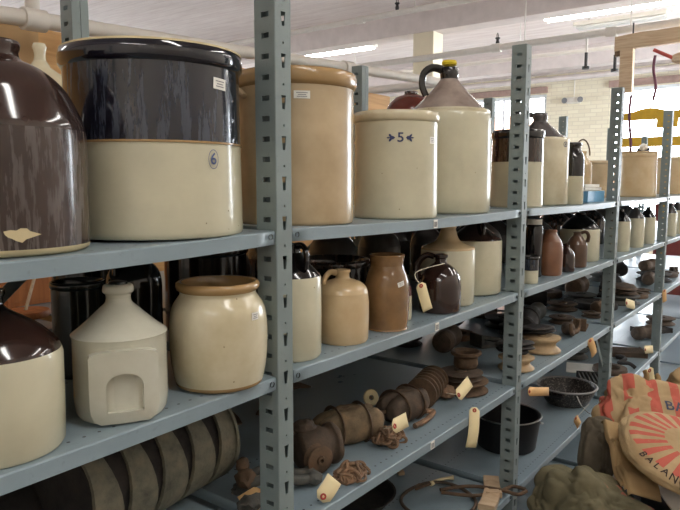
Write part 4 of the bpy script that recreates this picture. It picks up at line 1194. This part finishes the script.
for x, y, w, h, lb in ((.93, .57, .09, .24, 'black iron kettle in shadow behind the slotted drum'), (.55, .44, .12, .15, 'dark iron lump behind the left end of the slotted drum')):
    b = nb(); lathe(b, smoothprof([(0, 0), (w*.6, 0), (w*.9, h*.2), (w, h*.5), (w*.85, h*.8), (w*.5, h*.92), (w*.1, h*.95), (0, h)], 4), 36)
    t = thing('iron_kettle', lb, 'kettle'); place(t, x, 2, y); link_mesh('pot', b, 'rust4', t)
    b = nb(); tube(b, [(w*.8*math.cos(a), 0, h*.8+h*.22*math.sin(a)) for a in [PI*i/12 for i in range(13)]], .005, 8); link_mesh('bail_handle', b, 'rust4', t)
for q, (x, y, s) in enumerate(((.955, .125, .020), (1.00, .20, .015), (.90, .10, .016))):
    b = nb(); lump(b, s*1.6, s, s, 20+q, .4, 3, flatz=-s*.7); o = link_mesh('iron_scrap', b, 'rust3'); o.location = (x, y, Z(2, x)+s*.75)
    tag(o, ('broken grey iron lug', 'small rough iron nugget', 'dark iron stub')[q]+' in front of the right end of the slotted drum', 'scrap')
t = thing('cast_iron_pulley', 'small black iron wheel at the bottom left corner of the view', 'wheel'); place(t, .43, 2, .42, rot=(PI/2, 0, .6)); t.location.z += .072
b = nb(); pulley(b, .07, .03); link_mesh('wheel', b, 'rust4', t)
b = nb(); box(b, 0, .16, 0, .11, 0, .10, bev=.003); o = link_mesh('white_box', b, 'white', None, False); o.location = (.50, .555, Z(2, .5)+.0015); o.location = (.30, .50, Z(2, .5)+.0015)
tag(o, 'plain white box behind the small black iron wheel', 'box')

# bay 2, third shelf
t = thing('wooden_spool', 'tan wooden flanged spool at the front just right of the middle post', 'spool'); place(t, 2.345, 2, .085)
b = nb(); pulley(b, .068, .05, hub=.25); link_mesh('spool', b, 'spool', t)
t = thing('wooden_spool', 'second tan wooden spool, under the dark leaves of iron', 'spool'); place(t, 2.66, 2, .10)
b = nb(); pulley(b, .078, .066, hub=.25); link_mesh('spool', b, 'spool', t)
def plate_stack(x, y, z, n, r, seed, label, group, k=2, mat='rust4'):
    for i in range(n):
        b = nb(); lathe(b, [(0, 0), (r*.9, .001), (r, .006), (r*.92, .012), (r*.5, .014), (0, .011)], 28, Matrix.Diagonal((1.25, .85, 1, 1)))
        for v in b.verts: v.co.z += .004*noise.noise(v.co*25+Vector((seed+i, 0, 0)))
        o = link_mesh('iron_plate', b, mat); o.location = (x+.008*math.sin(i*2+seed), y+.01*math.cos(i*1.7), Z(k, x)+z+.017*i+.004); o.rotation_euler = (.04*math.sin(i), .05*math.cos(i*2), i*.8+seed)
        tag(o, label, 'iron plate', group)
plate_stack(2.345, .095, .060, 3, .062, 1, 'dark curved iron plate piled on the front tan spool', 'plates on the front spool')
plate_stack(2.655, .115, .076, 2, .066, 2, 'dark curved iron plate piled on the second tan spool', 'plates on the second spool')
t = thing('iron_cylinder', 'dark iron cylinder lying behind the tan spools', 'cylinder'); place(t, 2.82, 2, .24, rz=.3)
b = nb(); lathe(b, [(0, -.11), (.05, -.11), (.06, -.1), (.06, .07), (.066, .075), (.066, .1), (.05, .104), (.045, .09), (0, .09)], 36, Matrix.Translation((0, 0, .068)) @ HX); link_mesh('barrel', b, 'rust4', t)
b = nb(); tube(b, [(-.16, 0, .068), (-.1, 0, .068)], .015, 10); link_mesh('shaft', b, 'rust2', t)
t = thing('horned_fitting', 'brown iron fitting with upturned horns by the hanging tag', 'fitting'); place(t, 3.02, 2, .085)
for s in (-1, 1):
    b = nb(); tube(b, spline([(0, 0, .018), (s*.035, -.01, .016), (s*.06, -.012, .035), (s*.062, -.01, .068)], 6), .013, 10, taper=lambda u: 1-.4*u); link_mesh('horn', b, 'rust2', t)
b = nb(); lump(b, .04, .03, .03, 2, c=(0, .02, .032), sub=3, flatz=-.03); link_mesh('hub', b, 'rust1', t)
t = thing('iron_bracket', 'rust-brown bracket lying by the third post', 'bracket'); place(t, 3.20, 2, .10, rz=.2)
b = nb(); box(b, -.07, .07, -.03, .03, 0, .012, bev=.003); link_mesh('plate', b, 'rust2', t, False)
b = nb(); box(b, -.07, -.055, -.03, .03, .012, .06, bev=.003); link_mesh('upright', b, 'rust2', t, False)
def junk(x, k, y, s, seed, kindi, label, group, mat):
    b = nb(); z = Z(k, x)+.001; rr = random.Random(seed)
    if kindi == 0:
        lathe(b, [(s*.55, 0), (s, 0), (s*1.02, s*.12), (s*.98, s*.3), (s*.6, s*.3), (s*.55, s*.2), (s*.55, 0)], 32); nm = 'iron_hoop'; cat = 'hoop'
    elif kindi == 1:
        pulley(b, s, s*.5); nm = 'iron_pulley'; cat = 'pulley'
    elif kindi == 2:
        tube(b, spline([(-s*1.5, 0, .014), (-s*.5, s*.3, .02), (s*.5, -s*.2, .016), (s*1.4, s*.4, .035), (s*1.5, s*.8, .014)], 6), .0115, 8)
        lathe(b, [(0, 0), (s*.3, 0), (s*.35, .02), (0, .03)], 16, Matrix.Translation((-s*1.4, 0, 0))); nm = 'iron_tool'; cat = 'tool'
    elif kindi == 3:
        lathe(b, smoothprof([(0, -s), (s*.4, -s*.95), (s*.5, -s*.5), (s*.42, 0), (s*.55, s*.6), (s*.4, s*.95), (0, s)], 3), 24, Matrix.Translation((0, 0, s*.57)) @ HX); nm = 'iron_casting'; cat = 'casting'
    elif kindi == 4:
        box(b, -s, s, -s*.6, s*.6, 0, s*.18, bev=.004); box(b, -s, -s*.8, -s*.6, s*.6, s*.18, s*.8, bev=.004)
        tube(b, [(-s*.9, 0, s*.6), (s*.9, 0, s*.24)], .01, 8); nm = 'iron_bracket'; cat = 'bracket'
    else:
        for q in range(7): box(b, -s, s, -s*.7+q*s*.2, -s*.62+q*s*.2, 0, .03)
        box(b, -s*1.02, -s*.95, -s*.74, s*.66, 0, .035); box(b, s*.95, s*1.02, -s*.74, s*.66, 0, .035); nm = 'iron_grate'; cat = 'grate'
    for v in b.verts: v.co += Vector((0, 0, 1))*0
    o = link_mesh(nm, b, mat, None, True); o.location = (x, y, z); o.rotation_euler = (0, 0, rr.uniform(0, 6.28) if kindi != 3 else rr.uniform(-.5, .5))
    tag(o, label, cat, group)
    return o
kn = ['hoop', 'pulley', 'long tool', 'round casting', 'bracket', 'slotted grate']
mts = ['rust1', 'rust2', 'rust4', 'rust3', 'rust1', 'rust4']
where = {(2, 0): 'at the back of the third shelf, first open bay', (2, 1): 'at the back of the third shelf behind the chain hoists', (2, 2): 'at the back of the third shelf behind the tan spools',
         (2, 3): 'on the third shelf between the third and fourth posts', (2, 4): 'on the third shelf past the fourth post', (3, 2): 'on the fourth shelf behind the speckled pot', (3, 3): 'on the fourth shelf between the third and fourth posts', (3, 4): 'on the fourth shelf past the fourth post'}
cfg = [(2, 2, [(2.90, .30, .075, 1), (2.62, .32, .06, 4), (3.28, .22, .055, 1), (2.8, .62, .09, 3), (2.42, .42, .08, 3), (2.66, .50, .07, 0), (3.02, .42, .08, 1), (3.22, .34, .07, 3), (3.2, .60, .07, 4), (2.42, .62, .06, 1)]),
       (2, 3, [(3.95, .33, .08, 1), (3.52, .14, .05, 1), (4.22, .26, .06, 4), (4.0, .58, .10, 0), (3.62, .12, .07, 3), (3.80, .20, .10, 0), (4.03, .12, .10, 1), (4.30, .11, .08, 0), (4.42, .28, .08, 3), (3.62, .33, .07, 1), (4.1, .40, .10, 3), (3.75, .52, .09, 4), (4.35, .55, .08, 1), (4.48, .10, .05, 1)]),
       (2, 4, [(4.85, .14, .08, 3), (5.12, .16, .10, 1), (5.42, .16, .09, 0), (5.6, .30, .08, 3), (5.2, .42, .09, 3), (4.9, .45, .09, 1), (5.66, .12, .05, 4)]),
       (3, 2, [(2.9, .50, .09, 3), (3.22, .55, .07, 1), (2.45, .55, .08, 0)]),
       (3, 3, [(3.62, .14, .10, 5), (3.90, .13, .09, 0), (4.12, .12, .08, 2), (4.35, .16, .10, 5), (4.48, .42, .08, 1), (3.7, .42, .09, 3), (4.1, .42, .09, 1)]),
       (3, 4, [(4.85, .15, .09, 3), (5.15, .16, .10, 5), (5.5, .17, .09, 1)])]
cnt = {}
for k, bi, lst in cfg:
    for q, (x, y, s, kd) in enumerate(lst):
        depth = 'front' if y < .18 else ('mid' if y < .4 else 'rear')
        lb = 'rusty iron %s %s, %s row' % (kn[kd], where[(k, bi)].replace('at the back of ', 'on ').replace('between the third and fourth posts', 'between posts three and four'), depth)
        junk(x, k, y, s*(1.18 if y > .15 else 1.05), q+bi*10+k, kd, lb, 'rusty iron %ss %s, %s row' % (kn[kd], where[(k, bi)].replace('at the back of ', 'on '), depth), mts[(q+bi) % 6])
# plates stacked on the big hoops in bay 3
plate_stack(4.03, .12, .058, 3, .085, 5, 'dark iron plate stacked on the pulley between the third and fourth posts', 'plates on the far pulley', mat='rust1')
# papers on the 4th shelf bay 3
b = nb(); box(b, -.11, .11, -.08, .08, 0, .003); o = link_mesh('paper_sheet', b, 'cloud', None, False); o.location = (3.66, .31, LV[3]+.002); o.rotation_euler = (0, 0, .3); o.location = (3.86, .285, LV[3]+.002)
tag(o, 'white paper sheet lying on the fourth shelf by the third post', 'paper')

# fourth shelf, bay 1
t = thing('iron_hoop', 'large thin wire hoop lying on the fourth shelf', 'hoop'); place(t, 1.90, 3, .17)
b = nb(); tube(b, [(.135*math.cos(a), .125*math.sin(a), .010+.004*math.sin(3*a)) for a in [2*PI*i/40 for i in range(40)]], .006, 8, closed=True); link_mesh('hoop', b, 'rust1', t)
t = thing('iron_pan', 'dark shallow iron pan behind the wire hoop', 'pan'); place(t, 1.74, 3, .42)
b = nb(); lathe(b, [(0, 0), (.12, 0), (.15, .035), (.153, .037), (.145, .037), (.115, .005), (0, .005)], 40); link_mesh('pan', b, 'rust4', t)
t = thing('iron_tongs', 'brown iron tongs lying over the front of the fourth shelf', 'tongs'); place(t, 2.045, 3, .06, dz=.018, rz=-.9)
for s in (-1, 1):
    b = nb(); tube(b, spline([(-.16, s*.01, .004), (-.05, s*.035, .004), (.05, -s*.002, .004+s*.003), (.10, -s*.03, .004), (.14, -s*.006, .004)], 6), .0065, 8); link_mesh('arm', b, 'rust2', t)
t = thing('bone_handle_tool', 'small tool with a pale bone handle beside the wire hoop', 'tool'); place(t, 2.04, 3, .235, rz=-.35)
b = nb(); tube(b, spline([(-.05, 0, .011), (0, .004, .012), (.04, 0, .010), (.055, -.006, .010)], 5), .0085, 10, taper=lambda u: 1.1-.4*math.sin(u*PI)); link_mesh('handle', b, 'tagp', t)
b = nb(); tube(b, [(-.05, 0, .011), (-.12, .0, .008)], .004, 8); link_mesh('shank', b, 'rust2', t)
for q, (x, y, rz, l, lb) in enumerate(((2.085, .055, .5, .13, 'split brown wood block at the front corner of the fourth shelf'), (1.985, .022, .25, .12, 'curved brown wood piece in front of the tongs'), (2.02, .40, .9, .05, 'small light wood chip at the back of the fourth shelf'), (1.72, .60, .2, .06, 'small tan wood scrap far back on the fourth shelf'))):
    b = nb(); box(b, -l/2, l/2, -.028 if q < 2 else -.012, .028 if q < 2 else .012, 0, .022 if q < 2 else .014, bev=.004)
    bmesh.ops.subdivide_edges(b, edges=b.edges, cuts=3)
    for v in b.verts: v.co.z += (.012*(v.co.x/l)**2*4 if q < 2 else 0)
    o = link_mesh('wood_block', b, 'palewood'); o.location = (x, y, Z(3, x)+(.0025 if q != 1 else .0025)); o.rotation_euler = (0, 0, rz); tag(o, lb, 'wood')
# fourth shelf, bay 2 : bucket
t = thing('iron_bucket', 'black iron bucket with a wire bail behind the middle post on the fourth shelf', 'bucket'); place(t, 2.52, 3, .185)
b = nb(); lathe(b, [(0, 0), (.112, 0), (.118, .004), (.136, .135), (.136, .138), (.128, .138), (.110, .008), (0, .008)], 56); link_mesh('body', b, 'blackiron', t)
b = nb(); tube(b, [(.137*math.cos(a), .137*math.sin(a), .138) for a in [2*PI*i/48 for i in range(48)]], .0032, 8, closed=True); link_mesh('rim_wire', b, 'wire', t)
b = nb(); tube(b, [(.02+.150*math.sin(a), -.135*math.cos(a), .118-.05*math.sin(a)) for a in [PI*i/24 for i in range(25)]], .003, 8); link_mesh('bail_handle', b, 'wire', t)
# colander / granite pot
t = thing('enamel_pot', 'speckled grey-brown enamel pot with a pale rim and wire handle', 'pot'); place(t, 3.215, 3, .160)
b = nb(); lathe(b, smoothprof([(0, 0), (.085, 0), (.10, .006), (.128, .05), (.138, .085)], 5), 56); link_mesh('body', b, 'granite', t)
b = nb(); lathe(b, smoothprof([(.138, .085), (.132, .083), (.122, .05), (.095, .010), (0, .006)], 4), 56); link_mesh('inside', b, 'granite', t)
b = nb(); tube(b, [(.142*math.cos(a), .142*math.sin(a), .087) for a in [2*PI*i/56 for i in range(56)]], .005, 8, closed=True); link_mesh('rim', b, 'enamel', t)
b = nb(); box(b, -.175, -.135, -.03, .03, .062, .070, bev=.002); link_mesh('side_grip', b, 'blackiron', t, False)
b = nb(); tube(b, spline([(-.12, -.085, .08), (-.13, -.12, .03), (-.08, -.155, -.01), (-.02, -.152, .01)], 6), .0028, 8); link_mesh('wire_handle', b, 'wire', t)

# ---------------------------------------------------------------- tags
def paper_tag(P0, P1, w, label, mat='tagp', nrm=None, string=None, curl=0, group=None):
    P0 = Vector(P0); P1 = Vector(P1); d = P1-P0; L = d.length; d.normalize()
    n = Vector(nrm) if nrm else Vector((-.55, -.8, .25))
    s = d.cross(n).normalized(); n = s.cross(d).normalized()
    t = thing('paper_tag', label, 'tag', P0)
    b = nb(); c = w*.28
    rows = [(0, w-2*c), (c, w)]+[(c+(L-c)*i/6, w) for i in range(1, 7)]
    vs = []
    for u, ww in rows:
        z = curl*math.sin(u/L*PI*.9)
        vs.append([b.verts.new(d*u+s*(ww/2*q)+n*z) for q in (-1, 0, 1)])
    for A, B in zip(vs, vs[1:]):
        for j in range(2): b.faces.new((A[j], A[j+1], B[j+1], B[j]))
    o = link_mesh('card', b, mat, t, True); md = o.modifiers.new('s', 'SOLIDIFY'); md.thickness = .0006
    b = nb(); c0 = d*(c*.9)+n*.0008+n*curl*math.sin(c*.9/L*PI*.9)
    rr = w*.13
    tube(b, [c0+(d*math.cos(a)+s*math.sin(a))*rr for a in [2*PI*i/14 for i in range(14)]], rr*.45, 6, closed=True)
    link_mesh('eyelet', b, 'ring', t)
    if string:
        b = nb(); tube(b, spline([c0]+[Vector(q)-P0 for q in string], 5), .0011, 6); link_mesh('string', b, 'string', t)
    return t
paper_tag((1.452, -.004, 1.411), (1.480, -.012, 1.336), .030, 'cream tag hanging by string from the dark brown jug handle', string=[(1.47, .02, 1.435), (1.60, .005, 1.447)])
paper_tag((1.776, .045, 1.012), (1.875, .05, 1.035), .038, 'tilted manila tag on the ribbed iron roller', string=[(1.79, .09, 1.01)])
paper_tag((1.372, .025, 1.043), (1.450, .028, 1.040), .038, 'manila tag lying on the chain of the second hoist', string=[(1.40, .07, 1.02)])
paper_tag((1.065, .018, .972), (1.108, .012, 1.008), .040, 'folded manila tag by the clevis next to the first post', curl=.006)
paper_tag((1.79, -.006, .985), (1.764, -.008, .866), .036, 'long curled manila tag hanging over the third shelf lip', curl=.010)
paper_tag((1.02, .14, .968), (.935, .12, .978), .055, 'tan tag lying in front of the slotted drum', mat='tagtan', nrm=(-.5, -.6, .6))
paper_tag((2.20, -.02, .93), (2.38, -.03, .885), .032, 'tan curled tag sticking out beside the middle post under the third shelf', mat='tagtan', curl=.012)
paper_tag((2.80, -.010, .655), (2.86, -.012, .600), .036, 'tan tag hanging from the speckled enamel pot', mat='tagtan', string=[(3.06, .005, .640)])
paper_tag((2.975, -.006, .968), (3.045, -.010, .878), .042, 'tan tag hanging from the horned fitting', mat='tagtan', curl=.006)
paper_tag((4.57, -.012, .985), (4.60, -.014, .90), .038, 'tan tag hanging by the fourth post', mat='tagtan')
paper_tag((3.72, .02, 1.02), (3.93, .02, .972), .050, 'cream tag lying over the stacked iron between third and fourth posts', curl=.006)
paper_tag((4.25, .02, .650), (4.50, .02, .600), .050, 'cream tag on the fourth shelf left of the fourth post')
paper_tag((3.10, -.235, .845), (3.14, -.245, .735), .05, 'pale tag upright among the burlap sacks')
paper_tag((1.26, .20, 1.395), (1.29, .16, 1.36), .010, 'tiny white string tag between the black-top jug and the small beige jug')

# ---------------------------------------------------------------- sacks and table
def sack(name, label, loc, rot, sx, sy, sz, mat, seed, amp=.16, freq=1.6, sub=6, sq=.75, fold=.04, extra=None, parent=None):
    b = nb(); bmesh.ops.create_icosphere(b, subdivisions=sub, radius=1)
    for v in b.verts:
        c = v.co.copy(); f = lambda q: math.copysign(abs(q)**sq, q)
        p = Vector((f(c.x)*sx, f(c.y)*sy, f(c.z)*sz))
        n = noise.noise(c*freq+Vector((seed, 2*seed, 0)))
        w = noise.ridged_multi_fractal(c*2.3+Vector((seed, 0, seed)), 1.0, 2.0, 3, .9, 2.0)-1.0
        k = 1+amp*n-fold*w
        p *= k
        if extra: p = extra(p, c)
        v.co = p
    t = thing(name, label, 'sack', loc, rot=rot)
    o = link_mesh('bag', b, mat, t)
    return t, o
bt, bt2 = lin(198, 174, 136), lin(166, 140, 104)
MS = burlap('sunburst_burlap', bt, bt2, 'sunburst', .203)
MB = burlap('striped_burlap', bt, bt2, 'bands')
MP = burlap('tan_burlap', lin(186, 156, 112), bt2)
MG = burlap('olive_burlap', lin(124, 116, 92), lin(92, 88, 70), 'patch')
MD = burlap('grey_burlap', lin(122, 112, 96), lin(96, 88, 76))
# table
t = thing('display_table', 'black table under the burlap sacks at the right', 'table', (2.65, -.78, 0))
b = nb(); box(b, -.62, .85, -.45, .45, .58, .62, bev=.004); link_mesh('tabletop', b, 'tabletop', t, False)
for sx_, sy_ in ((-.56, -.4), (-.56, .4), (.79, -.4), (.79, .4)):
    b = nb(); box(b, sx_-.025, sx_+.025, sy_-.025, sy_+.025, 0, .58); link_mesh('leg', b, 'tabletop', t, False)
SCN = {}
# sunburst sack : flat round cushion facing the camera and up
t1, bag1 = sack('burlap_sack', 'flattened burlap sack with a big red sunburst print facing out', (2.15, -.545, .842), (math.radians(13), math.radians(13), math.radians(-62)), .203, .203, .044, MS, 3.1, amp=.08, sq=.85, fold=.02)
t2, bag2 = sack('burlap_sack', 'burlap sack with red stripes, knotted top and blue letters, behind the sunburst sack', (2.50, -.385, .79), (math.radians(42), math.radians(12), math.radians(-55)), .19, .17, .10, MB, 7.7, amp=.34, fold=.12)
sack('burlap_sack', 'plain tan burlap sack at the far right edge', (2.98, -.47, .80), (0, 0, .4), .22, .12, .085, MP, 1.4, amp=.2, fold=.05)
sack('burlap_sack', 'olive-grey burlap sack slumped at the bottom, with a faded pink patch', (1.90, -.335, .70), (math.radians(20), math.radians(30), math.radians(-30)), .19, .10, .12, MG, 4.8, amp=.28, fold=.08)
sack('burlap_sack', 'dark olive burlap sack in shadow at the bottom right', (1.80, -.47, .60), (0, math.radians(10), .2), .20, .11, .07, MG, 9.2, amp=.25, fold=.08)
sack('burlap_sack', 'grey burlap sack hanging between the shelf edge and the folded sacks', (2.33, -.235, .725), (0, math.radians(20), .1), .10, .06, .11, MD, 2.2, amp=.2, fold=.05)
# knotted top ears on sack 2
for q, (x, y, z, l, a) in enumerate(((2.72, -.30, .84, .09, .2), (2.66, -.275, .84, .06, -.5), (2.59, -.262, .83, .05, -.9), (2.78, -.33, .84, .06, .6))):
    b = nb(); tube(b, spline([(0, 0, 0), (.01*math.sin(a), 0, l*.4), (l*.5*math.sin(a), 0, l*.8), (l*.8*math.sin(a), .01, l)], 5), .022, 10, taper=lambda u: 1-.45*u, flat=.5)
    o = link_mesh('gathered_ear', b, MP); o.parent = t2
    mw = Matrix.LocRotScale(Vector(t2.location), t2.rotation_euler, None); o.matrix_parent_inverse = Matrix.Identity(4)
    o.matrix_basis = mw.inverted() @ Matrix.Translation((x, y, z))
# folded sacks : draped layers beside the sunburst
for q in range(3):
    pts = spline([(2.24-q*.012, -.262-q*.014, .87-q*.006), (2.14-q*.010, -.305-q*.014, .865-q*.004), (2.04-q*.008, -.350-q*.014, .825), (1.97-q*.005, -.395-q*.012, .775)], 6)
    b = nb(); base = pts[0].copy(); W = Vector((.10, -.16, -.05)).normalized()
    rows = []
    for i, p in enumerate(pts):
        rows.append([b.verts.new(p-base+W*(.10*u)+Vector((0, 0, .012*math.sin(i*.8+q)+(-.010 if u == 0 else .0)))) for u in (0, .12, .5, 1)])
    for A_, B_ in zip(rows, rows[1:]):
        for j in range(3): b.faces.new((A_[j], A_[j+1], B_[j+1], B_[j]))
    o = link_mesh('folded_sack', b, MP); md = o.modifiers.new('s', 'SOLIDIFY'); md.thickness = .007; o.location = base
    tag(o, ('topmost', 'middle', 'lowest')[q]+' of the folded tan sacks tucked beside the sunburst sack', 'sack')
# white board
t = thing('white_board', 'white board with a black edge sticking out under the sunburst sack', 'board', (2.215, -.405, .735))
def quadbox(bm, pts, z0, z1):
    lo = [bm.verts.new((x, y, z0)) for x, y in pts]; hi = [bm.verts.new((x, y, z1)) for x, y in pts]
    bm.faces.new(lo[::-1]); bm.faces.new(hi)
    for i in range(4): bm.faces.new((lo[i], lo[(i+1) % 4], hi[(i+1) % 4], hi[i]))
q4 = [(0, 0), (-.33, -.185), (-.12, -.56), (.21, -.375)]
b = nb(); quadbox(b, q4, .0, .006); link_mesh('board_face', b, 'white', t, False)
b = nb(); quadbox(b, q4, -.1145, -.0002); link_mesh('board_edge', b, 'tabletop', t, False)
bpy.context.view_layer.update()
def project_text(s, size, bag, target_px_point, updir, mat, parent, name='printed_letter'):
    """lay each letter on the sack surface"""
    pass
def letter_on(bag, owner, ch, size, local, xdir, mat, name='printed_letter'):
    """local = point direction in bag space; raycast outward-in and lay the letter on the cloth"""
    me = bag.data; bm = nb(); bm.from_mesh(me); tree = BVHTree.FromBMesh(bm); bm.free()
    L = Vector(local); src = L+Vector((0, 0, 1)); 
    tm = text_mesh(ch, size); xd = Vector(xdir).normalized(); yd = Vector((0, 0, 1)).cross(xd)
    bmesh.ops.subdivide_edges(tm, edges=tm.edges, cuts=1)
    for v in tm.verts:
        p = L+xd*v.co.x+yd*v.co.y
        h, n, i, dd = tree.ray_cast(Vector((p.x, p.y, .5)), Vector((0, 0, -1)))
        v.co = (h+n*.0022) if h else Vector((p.x, p.y, 0))
    o = link_mesh(name, tm, mat, owner, False); return o
# BALANCER round the lower rim of the sunburst
word = 'BALANCER'
for i, ch in enumerate(word):
    a = math.radians(-150+i*7.5); R_l = .192
    letter_on(bag1, t1, ch, .030, (R_l*math.cos(a), R_l*math.sin(a), 0), (-math.sin(a), math.cos(a), 0), 'darkink')
for i, ch in enumerate('BAL'):
    letter_on(bag2, t2, ch, .055, (.0+i*.036, .03, 0), (1, .0, 0), 'bluegrey_ink')

# ---------------------------------------------------------------- far background objects
# yellow scalloped frame
t = thing('yellow_display_frame', 'yellow painted wooden frame with a scalloped top rail before the far window', 'frame', (7.5, .66, 0))
sc7 = 7.5/6.5
def rail(z0, z1, scal, y0=.36, y1=-.55):
    b = nb(); n = 40; top = []; bot = []
    for i in range(n+1):
        y_ = y0+(y1-y0)*i/n
        top.append((y_, z1+(scal*math.cos((y_-.10)*2*PI/.46)))); bot.append((y_, z0))
    for s in (0, .03):
        pass
    F = [b.verts.new((0, p[0], p[1])) for p in top]; G = [b.verts.new((0, p[0], p[1])) for p in bot]
    F2 = [b.verts.new((.03, p[0], p[1])) for p in top]; G2 = [b.verts.new((.03, p[0], p[1])) for p in bot]
    for i in range(n):
        b.faces.new((F[i], F[i+1], G[i+1], G[i])); b.faces.new((F2[i], G2[i], G2[i+1], F2[i+1])); b.faces.new((F[i], F2[i], F2[i+1], F[i+1])); b.faces.new((G[i], G[i+1], G2[i+1], G2[i]))
    b.faces.new((F[0], G[0], G2[0], F2[0])); b.faces.new((F[-1], F2[-1], G2[-1], G[-1]))
    return b
link_mesh('scalloped_rail', rail(2.33, 2.43, .022), 'yellow', t, False)
link_mesh('lower_rail', rail(2.05, 2.15, 0), 'yellow', t, False)
b = nb(); box(b, 0, .03, -.18, .02, 2.24, 2.33); link_mesh('middle_tab', b, 'yellow', t, False)
for y_ in (-.08, -.5):
    b = nb(); box(b, .03, .08, y_-.03, y_+.03, 0, 2.42); link_mesh('upright', b, 'yellow', t, False)
b = nb(); box(b, -.2, .28, -.56, .37, 0, .04); link_mesh('base', b, 'yellow', t, False)
# hanging wooden yoke frame with cords
t = thing('wooden_hanger_frame', 'pale worn wooden angle frame hanging from the sprinkler pipe', 'frame', (7.35, .98, 3.03))
b = nb(); box(b, 0, .09, -1.6, .12, .02, .17, bev=.01)
bmesh.ops.subdivide_edges(b, edges=[e for e in b.edges if e.calc_length() > .5], cuts=12)
for v in b.verts: v.co.z += .03*noise.noise(Vector((v.co.y*4, 1, 2)))+.05*(-v.co.y/1.6)
link_mesh('cross_beam', b, 'palewood', t)
b = nb(); box(b, .0, .09, -.07, .06, -.42, .03, bev=.01)
for v in b.verts: v.co.y += .015*noise.noise(Vector((3, v.co.z*9, 2)))
link_mesh('upright_leg', b, 'palewood', t)
b = nb(); box(b, .02, .07, .055, .12, -.04, .06, bev=.012); link_mesh('broken_corner', b, 'chain', t)
for y_ in (-.05, -1.2):
    b = nb(); tube(b, [(.05, y_, .15), (.05, y_, .29)], .008, 6); link_mesh('suspension_wire', b, 'darkrod', t)
b = nb(); tube(b, [(-.02, -.27, -.02), (-.02, -.45, -.12)], .018, 8); link_mesh('red_bar', b, 'redwood', t)
b = nb(); lump(b, .05, .12, .06, 2, c=(-.02, -.56, -.13), sub=3); link_mesh('knot_block', b, 'palewood', t)
for y_, z_, ln, lb in ((-.04, -.42, .75, 'purple cord hanging just right of the third post, left one'), (-.25, -.05, .45, 'dark cord hanging from the red bar of the wooden frame'), (-.55, .02, 1.1, 'purple cord hanging at the right edge of the view')):
    b = nb(); tube(b, spline([(0, 0, 0), (.0, .01, -ln*.3), (0, -.02, -ln*.7), (0, .0, -ln)], 5), .014, 8); o = link_mesh('purple_rope', b, 'cord'); o.location = (7.32, .94+y_, 3.0+z_); tag(o, lb, 'cord')
# emergency light on the pilaster
t = thing('emergency_light', 'white twin-lamp emergency light on the painted brick pilaster', 'light', (12.97, 3.28, 3.25))
b = nb(); box(b, -.06, .03, -.13, .13, -.06, .06, bev=.02); link_mesh('case', b, 'white', t)
for s in (-1, 1):
    b = nb(); lathe(b, [(0, 0), (.035, 0), (.055, .05), (.05, .055), (0, .05)], 20, Matrix.Translation((-.06, s*.15, 0)) @ Matrix.Rotation(-PI/2, 4, 'Y')); link_mesh('lamp_head', b, 'print', t)
b = nb(); tube(b, [(0, 0, .06), (0, 0, .53)], .008, 6); link_mesh('conduit', b, 'pipe', t)
# maroon cabinet
t = thing('maroon_cabinet', 'dark red cabinet far down the aisle at the right edge', 'cabinet', (8.5, .35, 0))
b = nb(); box(b, 0, .5, -.5, .5, 0, 1.42, bev=.01); link_mesh('body', b, 'maroon', t, False)
for s in (-1, 1):
    b = nb(); box(b, -.02, -.001, min(.01*s, .48*s), max(.01*s, .48*s), .1, 1.36, bev=.005); d = link_mesh('door', b, 'maroon', t, False)
    b = nb(); box(b, -.045, -.02, s*.05-.01, s*.05+.01, .68, .80, bev=.003); link_mesh('handle', b, 'wire', d, False)

# ---------------------------------------------------------------- world and window light
w = bpy.data.worlds.new('sky'); SC.world = w; w.use_nodes = True
nt = w.node_tree; bg = nt.nodes['Background']
bg.inputs['Color'].default_value = (.86, .93, 1, 1); bg.inputs['Strength'].default_value = 22.0
def portal(along, fixed, o0, o1, z0, z1):
    ld = bpy.data.lights.new('window_portal', 'AREA'); ld.shape = 'RECTANGLE'; ld.size = o1-o0; ld.size_y = z1-z0
    ld.cycles.is_portal = True; ld.energy = 1
    o = bpy.data.objects.new('window_portal', ld); COL.objects.link(o)
    if along == 'y': o.location = (fixed+.2, (o0+o1)/2, (z0+z1)/2); o.rotation_euler = (PI/2, 0, PI/2)
    else: o.location = ((o0+o1)/2, fixed+.15, (z0+z1)/2); o.rotation_euler = (-PI/2, 0, 0); 
for o0, o1 in east_ops: portal('y', XE, o0, o1, 1.0, 3.42)
for o0, o1 in north_ops: portal('x', YN, o0, o1, 1.0, 3.3)
for o0, o1 in south_ops:
    portal('x', YS-.3, o0, o1, .5, 3.7)
    bpy.context.scene.collection.objects[-1].rotation_euler = (PI/2, 0, 0)

vs = SC.view_settings
SC.display_settings.display_device = 'sRGB'
vs.view_transform = 'Standard'; vs.look = 'None'; vs.gamma = 1; vs.use_curve_mapping = False
vs.exposure = .0
SC.cycles.max_bounces = 8; SC.cycles.diffuse_bounces = 5; SC.cycles.glossy_bounces = 4; SC.cycles.transparent_max_bounces = 12
SC.cycles.caustics_reflective = False; SC.cycles.caustics_refractive = False
SC.cycles.sample_clamp_indirect = 6
